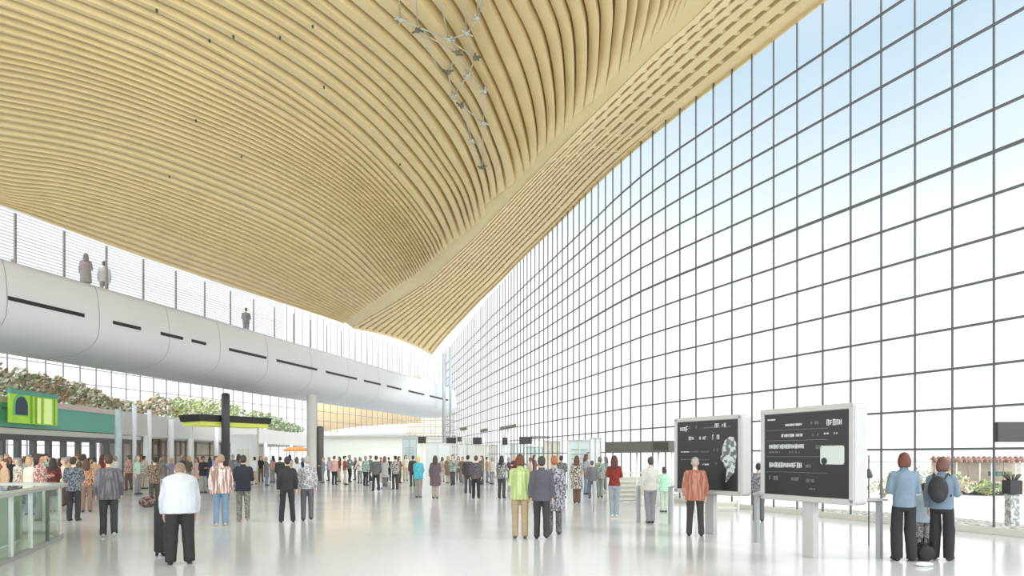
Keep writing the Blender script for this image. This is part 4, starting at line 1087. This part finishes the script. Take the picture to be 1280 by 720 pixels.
    # ---------------- bottoms
    if legs in ('trousers', 'wide'):
        bm = BM(); e = 1.0 if legs == 'trousers' else 1.25
        add_tube(bm, [(0, 0, .80), (0, 0, .86), (0, 0, .95), (0, 0, 1.0)], [.13*bulk, .156*bulk, .146*bulk, .13*bulk], 18, [.10*bulk, .112*bulk, .10*bulk, .085*bulk], side=(1, 0, 0))
        for sx in (-1, 1):
            add_tube(bm, [hip[sx]+Vector((0, 0, -.02)), hip[sx].lerp(kn[sx], .5), kn[sx], kn[sx].lerp(an[sx], .5), an[sx]+Vector((0, 0, -.045))], [.086*bulk, .085*bulk, .073*e, .069*e, .066*e], 14)
        S['trousers'] = remesh(bm, vb, 3, .010 if q != 'far' else .005, 7+len(MESH))
    # ---------------- shoes
    for sx in (-1, 1):
        if ('shoe', sx) not in CACHE:
            bm = BM()
            add_tube(bm, [(0, .065, .035), (0, .02, .045), (sx*.005, -.08, .042), (sx*.012, -.155, .032), (sx*.014, -.195, .022)], [.03, .042, .048, .045, .024], 12, [.034, .045, .041, .031, .02], side=(1, 0, 0))
            add_tube(bm, [(0, .01, .03), (0, .0, .11)], [.045, .042], 10)
            for v in bm.verts: v.co.z = max(v.co.z, 0.0)
            CACHE[('shoe', sx)] = remesh(bm, .012, 1)
        me = CACHE[('shoe', sx)].copy()
        for v in me.vertices: v.co += Vector((an[sx].x, an[sx].y, an[sx].z-.085))
        S['shoe%d' % sx] = me
    # ---------------- hair
    if hair != 'bald':
        if ('hair', hair) not in CACHE: CACHE[('hair', hair)] = make_hair(hair)
        me = CACHE[('hair', hair)].copy()
        S['hair'] = headx(me)
    MESH[k] = S
    return S
PERSONS = []
def cloth(c, pattern=None):
    if pattern:
        c2 = pattern[1]
        return mat('fabric_%d_%d_%d_%s' % (*c, pattern[0]), c, .85, 0, .2, {'spots': 26, 'fine': 60, 'stripe': 14, 'streak': 18}[pattern[0]], rgb2=c2, pattern='spots' if pattern[0] != 'fine' else None, stretch=(1, 1, 1) if pattern[0] in ('spots', 'fine') else (1, 1, .08))
    return mat('fabric_%d_%d_%d' % c, c, .85, 0, .12, 9, bump=.15)
def person(px, fy, label, h=1.70, face=PI, key='m', q='far', top=(90, 90, 95), bot=(50, 50, 54), shoe=(40, 38, 38), hairc=(60, 46, 38), skin=0, tpat=None, bpat=None, group=None, base=None, collar=None, **kw):
    S = build_meshes(key, q=q, **kw)
    g = base if base is not None else G(px, fy)
    # face is measured relative to the line of sight
    yaw = math.atan2(-g.x, g.y)
    root = tag(empty('person', g, face+yaw, scale=h/1.72), label, 'person', group)
    def part(n, m, par=None):
        if n not in S: return None
        me = S[n]
        o = bpy.data.objects.new({'top': 'top_garment', 'eyes': 'eyes', 'trousers': 'trousers', 'shoe-1': 'shoe', 'shoe1': 'shoe', 'hair': 'hair', 'body': 'body', 'collar': 'collar'}[n], me)
        if not me.materials: me.materials.append(m)
        C.objects.link(o); o.material_slots[0].link = 'OBJECT'; o.material_slots[0].material = m; o.parent = par or root
        return o
    bo = part('body', mat('skin_%d' % skin, SKIN[skin], .55, 0, .06, 6)); to = part('top', cloth(top, tpat)); part('trousers', cloth(bot, bpat))
    for sx in (-1, 1): part('shoe%d' % sx, mat('shoe_%d_%d_%d' % shoe, shoe, .5))
    part('hair', mat('hair_%d_%d_%d' % hairc, hairc, .6, 0, .25, 40, stretch=(1, 1, .2)))
    if q != 'far': part('eyes', mat('eye_dark', (30, 24, 22), .3), bo)
    if q == 'near': part('collar', cloth(collar or top), to)
    PERSONS.append((px, fy)); return root
def kid(name, bm, m, root, smooth=False):
    return obj(name, bm, m, root, smooth)
def suitcase(px, fy, label, h=.72, w=.42, d=.24, col=(36, 36, 38), rz=0, base=None):
    g = base if base is not None else G(px, fy); rt = tag(empty('suitcase', g, rz), label, 'suitcase')
    obj('shell', round_box(w, d, h-.06, .05), mat('case_%d_%d_%d' % col, col, .45, 0, .1), rt, loc=(0, -d/2, .06+(h-.06)/2))
    bm = BM(); 
    for sx in (-1, 1): add_tube(bm, [(sx*w*.28, 0, h), (sx*w*.28, 0, h+.34)], .009, 6)
    add_tube(bm, [(-w*.28, 0, h+.34), (w*.28, 0, h+.34)], .014, 6); obj('handle', bm, M_steel2, rt, True)
    for sx in (-1, 1):
        for sy in (-1, 1): obj('wheel', add_tube(BM(), [(sx*w*.38-.012, sy*d*.3, .03), (sx*w*.38+.012, sy*d*.3, .03)], .03, 12), M_black, rt, True)
    return rt
def backpack(root, col, name='backpack', label=None):
    """worn bag: its own thing placed at the wearer's back"""
    bm = BM(); add_ball(bm, (0, .20, 1.20), (.155, .10, .23), 14, 10); add_ball(bm, (0, .27, 1.10), (.11, .06, .11), 12, 8)
    for sx in (-1, 1): add_tube(bm, [(sx*.09, .16, 1.38), (sx*.105, .04, 1.47), (sx*.12, -.10, 1.40), (sx*.14, -.12, 1.25), (sx*.15, .06, 1.08)], .018, 6)
    me = remesh(bm, .013, 2); me.materials.append(mat('pack_%d_%d_%d' % col, col, .7, 0, .15))
    o = bpy.data.objects.new(name, me); C.objects.link(o); o.location = root.location; o.rotation_euler = root.rotation_euler; o.scale = root.scale
    return tag(o, label, 'bag')
# near figures ---------------------------------------------------------------
NE = 'near'
person(225, 705, 'stooping person in loose white shirt and dark trousers seen from behind', 1.76, PI, 'hunched', NE, (214, 216, 222), (52, 49, 48), hairc=(150, 132, 118), arms=('down', 'down'), lean=.95, nod=.75, legs='wide', bulk=1.2, wear='loose', spread=.13)
suitcase(204, 694, 'tall thin black upright suitcase left of the stooping person in white shirt', .95, .16, .3, (34, 34, 36))
person(136, 671, 'person in long grey jacket walking left of the stooping white shirted one', 1.72, PI, 'greyjacket', NE, (122, 118, 124), (66, 64, 68), (190, 184, 176), (78, 60, 52), tpat=('streak', (92, 88, 94)), lean=.30, nod=.35, stride=.25, wear='loose', bulk=1.0)
person(276, 657, 'person in long pinkish mottled shirt and blue jeans beside the dark column', 1.72, PI, 'pinkshirt', NE, (218, 204, 200), (122, 148, 174), (196, 176, 150), (168, 140, 110), tpat=('streak', (150, 118, 106)), lean=.05, nod=.15, wear='loose', arms=('down', 'down'))
person(304, 652, 'person in black jacket and mottled grey trousers right of the jeans wearer', 1.70, PI, 'blackjacket', NE, (44, 46, 54), (150, 144, 136), (168, 140, 110), (58, 56, 50), bpat=('spots', (110, 104, 96)), lean=.08, nod=.2, stride=.3, wear='jacket', arms=('front', 'front'))
person(359, 653, 'person in black clothes standing wide-legged left of a grey topped one', 1.66, PI, 'pairdark', NE, (48, 48, 50), (46, 46, 46), (30, 30, 30), (50, 48, 46), lean=.1, nod=.3, wear='shirt', spread=.15)
person(384, 651, 'person in pale grey top and charcoal trousers beside the wide-legged black clad one', 1.68, PI, 'pairgrey', NE, (190, 190, 192), (96, 94, 96), (50, 48, 48), (176, 172, 168), tpat=('spots', (128, 128, 132)), lean=.12, nod=.3, wear='shirt', stride=.2)
person(650, 673, 'person in lime green jacket and khaki trousers with auburn hair', 1.72, PI, 'lime', NE, (190, 202, 142), (172, 152, 120), (92, 76, 60), (108, 66, 46), tpat=('streak', (164, 178, 116)), hair='bob', fem=True, wear='jacket', arms=('down', 'front'))
person(677, 674, 'person in slate grey coat close behind the lime jacket wearer', 1.68, PI, 'slatecoat', NE, (88, 86, 94), (60, 58, 60), (40, 38, 40), (70, 62, 58), wear='jacket', stride=.3)
person(693, 668, 'person in pale grey mottled dress and ginger hair beside the slate coat', 1.69, PI, 'mottled', NE, (172, 174, 184), (120, 116, 118), (60, 52, 50), (176, 110, 76), tpat=('spots', (92, 88, 92)), bpat=('spots', (84, 80, 84)), fem=True, hair='short', wear='coat')
person(768, 646, 'person in dark red top and faded grey jeans', 1.70, PI, 'redtop', NE, (140, 50, 40), (152, 160, 166), (214, 206, 198), (88, 44, 36), tpat=('spots', (112, 36, 28)), fem=True, hair='long', wear='tee', arms=('front', 'front'), spread=.06)
person(813, 654, 'person in pale grey top and grey trousers with dark bun right of the red top', 1.66, PI+.25, 'paletop', NE, (206, 204, 196), (140, 140, 144), (52, 48, 50), (74, 74, 72), fem=True, hair='bun', wear='shirt', arms=('front', 'down'), spread=.05)
person(869, 670, 'grey haired person in rust patterned coat standing before the far display board', 1.66, PI, 'rust', NE, (180, 132, 114), (66, 60, 60), (40, 38, 40), (186, 172, 168), tpat=('streak', (158, 96, 78)), wear='loose', arms=('down', 'down'), spread=.13, skin=3)
rA = person(1130, 701, 'auburn haired person in blue shirt and black trousers, left one of the right pair', 1.74, PI+.35, 'blueleft', NE, (122, 140, 156), (44, 44, 46), (34, 34, 36), (112, 62, 46), arms=('front', 'front'), spread=.11, wear='shirt', turn=-.2, legs='wide', hair='bob')
rB = person(1177, 700, 'person in blue shirt with black pack, head tilted, right one of the pair', 1.66, PI-.25, 'blueright', NE, (120, 138, 154), (44, 44, 46), (60, 56, 56), (112, 72, 66), arms=('front', 'down'), spread=.11, wear='shirt', lean=.08, nod=.25, turn=.3, legs='wide', hair='bob')
backpack(rB, (46, 46, 50), 'backpack', 'black backpack worn by the right one of the blue shirted pair')
g = G(1153, 700); hb_ = tag(empty('duffel_bag', g, 1.45), 'black duffel bag on the floor between the blue shirted pair', 'bag')
bm = BM(); add_tube(bm, [(-.2, 0, .13), (-.17, 0, .13), (.17, 0, .13), (.2, 0, .13)], [.07, .125, .125, .07], 16); add_ball(bm, (0, 0, .2), (.15, .09, .1))
me = remesh(bm, .012, 3, .006); me.materials.append(mat('duffel', (36, 36, 38), .75)); o = bpy.data.objects.new('body', me); C.objects.link(o); o.parent = hb_
bm = BM(); 
for sy in (-.05, .05): add_tube(bm, [(-.1, sy, .24), (-.07, sy, .36), (.07, sy, .36), (.1, sy, .24)], .01, 6)
obj('handle', bm, M_black, hb_, True)
g = G(1154, 708); bm = BM(); add_ball(bm, (0, 0, .035), (.12, .07, .038), 12, 8); add_ball(bm, (.1, .03, .03), (.08, .05, .03), 10, 8)
me = remesh(bm, .01, 2, .006); me.materials.append(M_white); o = bpy.data.objects.new('cloth_bundle', me); C.objects.link(o); o.location = g; tag(o, 'crumpled white cloth lying on the floor before the black duffel bag', 'cloth')
g = G(1153, 697); person(1155, 693, 'child in pale blue top and streaky grey leggings between the blue shirted pair', 1.22, PI, 'child', NE, (190, 206, 220), (168, 168, 168), (120, 118, 118), (96, 70, 60), bpat=('spots', (110, 110, 112)), arms=('down', 'down'), spread=.07, wear='loose', bulk=.95)
MI = 'mid'
# middle distance ------------------------------------------------------------
mid = [
 (92, 651, 1.66, 'dark clothed person leaning at the rounded end of the glass balustrade', 'm_front', (58, 64, 72), (54, 52, 56), (60, 44, 36), dict(tpat=('spots', (120, 124, 128)))),
 (108, 640, 1.6, 'person in peach and brown top behind the balustrade end, near the grey jacket', 'f_down', (206, 160, 134), (150, 120, 104), (90, 60, 44), dict(tpat=('spots', (140, 96, 70)))),
 (193, 633, 1.66, 'person in dark brown jacket standing by the brown double door', 'm_front', (84, 70, 62), (88, 80, 70), (50, 36, 30), dict(tpat=('spots', (150, 130, 110)))),
 (350, 612, 1.66, 'person in very dark green jacket behind the black and grey pair', 'm_down', (54, 60, 48), (48, 48, 44), (44, 36, 30), {}),
 (371, 610, 1.64, 'person in white top behind the black and grey pair', 'f_down', (224, 224, 224), (130, 128, 130), (100, 84, 70), {}),
 (470, 614, 1.70, 'person in dark mottled jacket with white bag, nearest of the far centre group', 'm_walk', (72, 74, 76), (56, 56, 58), (60, 50, 44), dict(tpat=('spots', (110, 110, 110)))),
 (481, 608, 1.68, 'person in pale grey coat just right of the dark mottled jacket', 'f_coat', (176, 176, 172), (120, 118, 116), (110, 96, 84), {}),
 (494, 612, 1.70, 'person in black and white top, alone left of the turquoise top', 'm_front', (70, 70, 68), (64, 62, 62), (52, 44, 40), dict(tpat=('spots', (190, 188, 180)))),
 (516, 608, 1.70, 'dark brown haired person in dark clothes left of the turquoise top', 'm_down', (66, 60, 54), (62, 56, 54), (66, 48, 36), {}),
 (523, 622, 1.68, 'blonde person in turquoise top and grey trousers', 'f_front', (70, 156, 170), (150, 146, 138), (226, 196, 130), dict(tpat=('spots', (90, 190, 200)))),
 (544, 623, 1.70, 'person in long brown coat standing right of the turquoise top', 'f_coat', (100, 84, 88), (170, 156, 146), (66, 54, 50), {}),
 (585, 617, 1.72, 'person in charcoal jacket, left of two dark dressed people', 'm_down', (74, 66, 70), (84, 78, 80), (58, 44, 40), {}),
 (595, 624, 1.70, 'person in black trousers and dark top, right of two dark dressed people', 'm_walk', (62, 60, 66), (48, 44, 48), (86, 70, 62), dict(tpat=('spots', (110, 100, 104)))),
 (627, 623, 1.70, 'dark haired person with crossed bag under the narrow black monitor', 'f_out', (74, 74, 72), (70, 70, 66), (50, 46, 44), dict(tpat=('spots', (170, 166, 160)))),
 (702, 622, 1.70, 'person in grey green top behind the mottled dress wearer', 'm_front', (120, 128, 124), (128, 132, 128), (54, 54, 56), dict(tpat=('spots', (80, 84, 86)))),
 (721, 629, 1.70, 'person in long black and cream patterned dress in front of the glazed booth', 'f_coat', (76, 70, 66), (110, 84, 74), (96, 60, 44), dict(tpat=('spots', (196, 188, 176)))),
 (740, 623, 1.5, 'person in charcoal clothes left of the thin guard rail post', 'm_down', (112, 112, 118), (104, 104, 110), (90, 90, 94), {}),
 (750, 622, 1.66, 'person in mottled grey green top between rail post and red top', 'f_front', (176, 184, 172), (150, 156, 146), (110, 110, 106), dict(tpat=('spots', (100, 108, 104)))),
 (830, 640, 1.36, 'child in mint green top beside the grey trousered person', 'f_front', (150, 206, 176), (196, 206, 190), (78, 60, 52), dict(tpat=('spots', (196, 222, 200)))),
 (948, 652, 1.5, 'dark haired person partly hidden between the two display boards', 'm_front', (96, 96, 102), (110, 110, 114), (50, 48, 50), dict(tpat=('spots', (160, 160, 164)))),
]
KIND = {
 'm_front': dict(arms=('front', 'front'), wear='jacket'),
 'm_down': dict(arms=('down', 'down'), wear='jacket'),
 'm_walk': dict(arms=('swing', 'swing'), wear='jacket', stride=.55),
 'm_pack': dict(arms=('phone', 'down'), wear='shirt', stride=.2),
 'f_down': dict(arms=('down', 'down'), wear='tee', fem=True, hair='long'),
 'f_front': dict(arms=('front', 'phone'), wear='loose', fem=True, hair='bob', spread=.07),
 'f_coat': dict(arms=('front', 'down'), wear='coat', fem=True, hair='long', spread=.07),
 'f_out': dict(arms=('out', 'front'), wear='jacket', fem=True, hair='long'),
}
for px, fy, h, lab, kd, tc_, bc_, hc_, ex in mid:
    person(px, fy, lab, h, PI+random.uniform(-.5, .5), kd, MI, tc_, bc_, (60, 56, 54), hc_, skin=random.choice((0, 0, 1, 3)), **ex, **KIND[kd])
g = G(184, 634); bm = BM(); add_ball(bm, (0, 0, .17), (.28, .2, .18)); add_ball(bm, (.12, 0, .32), (.12, .12, .1)); me = remesh(bm, .02, 3, .02); me.materials.append(mat('bag_floral', (150, 120, 110), .8, 0, .5, 14, rgb2=(60, 54, 54), pattern='spots')); o = bpy.data.objects.new('carrier_bag', me); C.objects.link(o); o.location = g
tag(o, 'slumped patterned carrier bag on the floor by the brown jacketed person', 'bag')
g = G(474, 606); suitcase(474, 611, 'small white case held low beside the dark mottled jacket', .34, .3, .16, (226, 226, 230))
# crowds -----------------------------------------------------------------------
TOPS = [('rust', (156, 84, 62)), ('black', (50, 50, 54)), ('cream', (228, 214, 196)), ('grey', (140, 142, 146)), ('pink', (216, 172, 164)), ('brown', (124, 92, 74)), ('white', (232, 232, 230)), ('teal', (92, 140, 142)), ('navy', (62, 74, 98)), ('mint', (184, 212, 196)), ('olive', (112, 112, 80)), ('maroon', (116, 56, 54)), ('tan', (196, 164, 130)), ('lilac', (176, 168, 192))]
BOTS = [('dark', (58, 56, 60)), ('beige', (196, 180, 156)), ('denim', (110, 130, 154)), ('brown', (110, 88, 72)), ('grey', (146, 144, 144))]
HAIRS = [('dark', (52, 42, 38)), ('brown', (104, 74, 54)), ('fair', (196, 164, 120)), ('grey', (160, 156, 152))]
used = set()
def crowd(spots, where, group, warm=False, tint=None):
    for i, (px, fy) in enumerate(spots):
        for _ in range(60):
            t = random.choice(TOPS if not warm else TOPS[:7]+TOPS[9:13]); b_ = random.choice(BOTS); hcol = random.choice(HAIRS)
            key_ = (where, t[0], b_[0], hcol[0])
            if key_ not in used: break
        used.add(key_)
        kd = random.choice(list(KIND)); tc2, bc2 = t[1], b_[1]
        if tint: tc2 = tuple(int(v+(tint[0]-v)*tint[1]) for v in tc2); bc2 = tuple(int(v+(tint[0]-v)*tint[1]) for v in bc2)  # distance haze mixed into the clothing colours
        tp = ('spots', tuple(int(v*.6) for v in tc2)) if random.random() < .4 else None
        person(px, fy, '%s haired person in %s %s top and %s trousers %s' % (hcol[0], 'patterned' if tp else 'plain', t[0], b_[0], where), random.uniform(1.58, 1.78), random.uniform(0, 2*PI), kd, 'far', tc2, bc2, (70, 64, 60), hcol[1], skin=random.choice((0, 0, 1, 2, 3)), group=group, tpat=tp, **KIND[kd])
crowd([(6, 640), (22, 636), (37, 644), (50, 651), (66, 640), (80, 633)], 'behind the glass balustrade', 'people behind the balustrade', True)
crowd([(0, 632), (12, 628), (25, 631), (36, 627), (46, 630), (57, 626), (68, 629), (76, 624), (86, 626), (97, 628), (104, 622), (118, 622)], 'in the far left crowd', 'people in the left crowd', True)
crowd([(-6, 623), (8, 622), (19, 621), (31, 622), (42, 620), (52, 619), (62, 617), (74, 621), (84, 616), (93, 617), (112, 614), (128, 612), (144, 611), (161, 613)], 'at the dark shopfront', 'people by the dark shopfront', True)
crowd([(172, 618), (180, 611), (202, 613), (214, 610), (228, 612), (236, 606), (246, 611), (254, 616), (262, 609), (270, 613), (291, 608), (298, 614)], 'before the grey concourse fascia', 'people by the concourse block')
crowd([(318, 606), (326, 602), (333, 607), (341, 603), (362, 604), (378, 603)], 'near the white booth', 'people near the white counter')
crowd([(404, 604), (411, 601), (418, 606), (424, 602), (431, 606), (437, 603), (444, 600), (450, 604), (457, 607), (463, 602), (476, 603), (486, 602), (499, 604), (507, 601)], 'in the far centre crowd', 'people at the far end wall')
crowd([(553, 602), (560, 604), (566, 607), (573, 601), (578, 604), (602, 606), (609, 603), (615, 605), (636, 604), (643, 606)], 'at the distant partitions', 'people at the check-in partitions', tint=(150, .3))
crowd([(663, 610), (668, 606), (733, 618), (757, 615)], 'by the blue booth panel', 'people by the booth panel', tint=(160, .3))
# people on the bridge
def bperson(x, u, lab, kd, tc2, bc2, hc, h=1.7, face=PI, z=0):
    y_ = brY(x); p = br(y_, u, bt-.295)
    person(0, 0, lab, h, face, kd, 'mid' if x < 200 else 'far', tc2, bc2, (90, 84, 80), hc, base=p, group='people up on the bridge', **KIND[kd])
bperson(125, -.75, 'person in taupe coat standing up on the bridge, left of two', 'f_coat', (150, 138, 134), (120, 110, 108), (120, 108, 100), 1.8)
bperson(147.5, -.75, 'person in pale mottled coat up on the bridge, right of two', 'm_down', (196, 190, 186), (150, 144, 142), (84, 76, 72), 1.72)
bperson(320.5, -.7, 'lone person in grey clothes on the bridge nearer its middle', 'm_front', (110, 110, 108), (130, 128, 126), (80, 76, 72), 1.75)
bperson(101, -3.6, 'person far across the bridge deck, only head and shoulders showing', 'm_down', (186, 182, 180), (150, 150, 150), (130, 122, 118), 1.5)
bperson(46, -4.2, 'person at the far bridge rail, just the top of the head showing', 'm_down', (190, 186, 184), (150, 150, 150), (150, 142, 132), 1.5)

# ------------------------------------------------------------------ world, sun, camera
w = bpy.data.worlds.new('sky'); bpy.context.scene.world = w; w.use_nodes = True
nt = w.node_tree; nt.nodes.clear()
out = nt.nodes.new('ShaderNodeOutputWorld'); bg = nt.nodes.new('ShaderNodeBackground')
tc = nt.nodes.new('ShaderNodeTexCoord'); sx_ = nt.nodes.new('ShaderNodeSeparateXYZ'); nt.links.new(tc.outputs['Generated'], sx_.inputs[0])
ns = nt.nodes.new('ShaderNodeTexNoise'); ns.inputs['Scale'].default_value = 2.2; ns.inputs['Detail'].default_value = 5; nt.links.new(tc.outputs['Generated'], ns.inputs['Vector'])
ma = nt.nodes.new('ShaderNodeMath'); ma.operation = 'MULTIPLY_ADD'; ma.inputs[1].default_value = .22; nt.links.new(ns.outputs['Fac'], ma.inputs[0]); nt.links.new(sx_.outputs['Z'], ma.inputs[2])
cr = nt.nodes.new('ShaderNodeValToRGB'); nt.links.new(ma.outputs[0], cr.inputs['Fac'])
el_ = cr.color_ramp.elements
el_[0].position = .0; el_[0].color = (.62, .62, .61, 1)
el_[1].position = 1.0; el_[1].color = (.50, .52, .54, 1)
for pos, c in [(.26, (.60, .60, .595)), (.36, (.53, .555, .56)), (.46, (.365, .42, .445)), (.60, (.262, .34, .405)), (.75, (.34, .38, .42))]:
    e = el_.new(pos); e.color = (*c, 1)
nt.links.new(cr.outputs['Color'], bg.inputs['Color'])
gl = nt.nodes.new('ShaderNodeMapRange'); gl.interpolation_type = 'SMOOTHSTEP'
gl.inputs['From Min'].default_value = .05; gl.inputs['From Max'].default_value = -.75; gl.inputs['To Min'].default_value = 2.0; gl.inputs['To Max'].default_value = 5.5
nt.links.new(sx_.outputs['Y'], gl.inputs['Value']); nt.links.new(gl.outputs[0], bg.inputs['Strength'])
nt.links.new(bg.outputs[0], out.inputs[0])
sun = bpy.data.lights.new('sun', 'SUN'); sun.energy = 1.3; sun.angle = math.radians(9); sun.color = (1, .97, .92)
so = bpy.data.objects.new('sun', sun); C.objects.link(so)
so.rotation_euler = Vector((-.80, .18, -.75)).to_track_quat('-Z', 'Y').to_euler()
cam = bpy.data.cameras.new('camera'); co = bpy.data.objects.new('camera', cam); C.objects.link(co)
co.location = (0, 0, EYE); co.rotation_euler = (PI/2, 0, 0)
cam.sensor_width = 36; cam.lens = F/1280*36; cam.shift_y = (HY-360)/1280; cam.clip_end = 2000; cam.clip_start = .1
sc = bpy.context.scene; sc.camera = co
sc.view_settings.view_transform = 'Standard'; sc.view_settings.look = 'None'; sc.view_settings.gamma = 1; sc.view_settings.use_curve_mapping = False
sc.view_settings.exposure = .25
sc.cycles.max_bounces = 10; sc.cycles.transparent_max_bounces = 24
bpy.data.scenes.remove(TS)
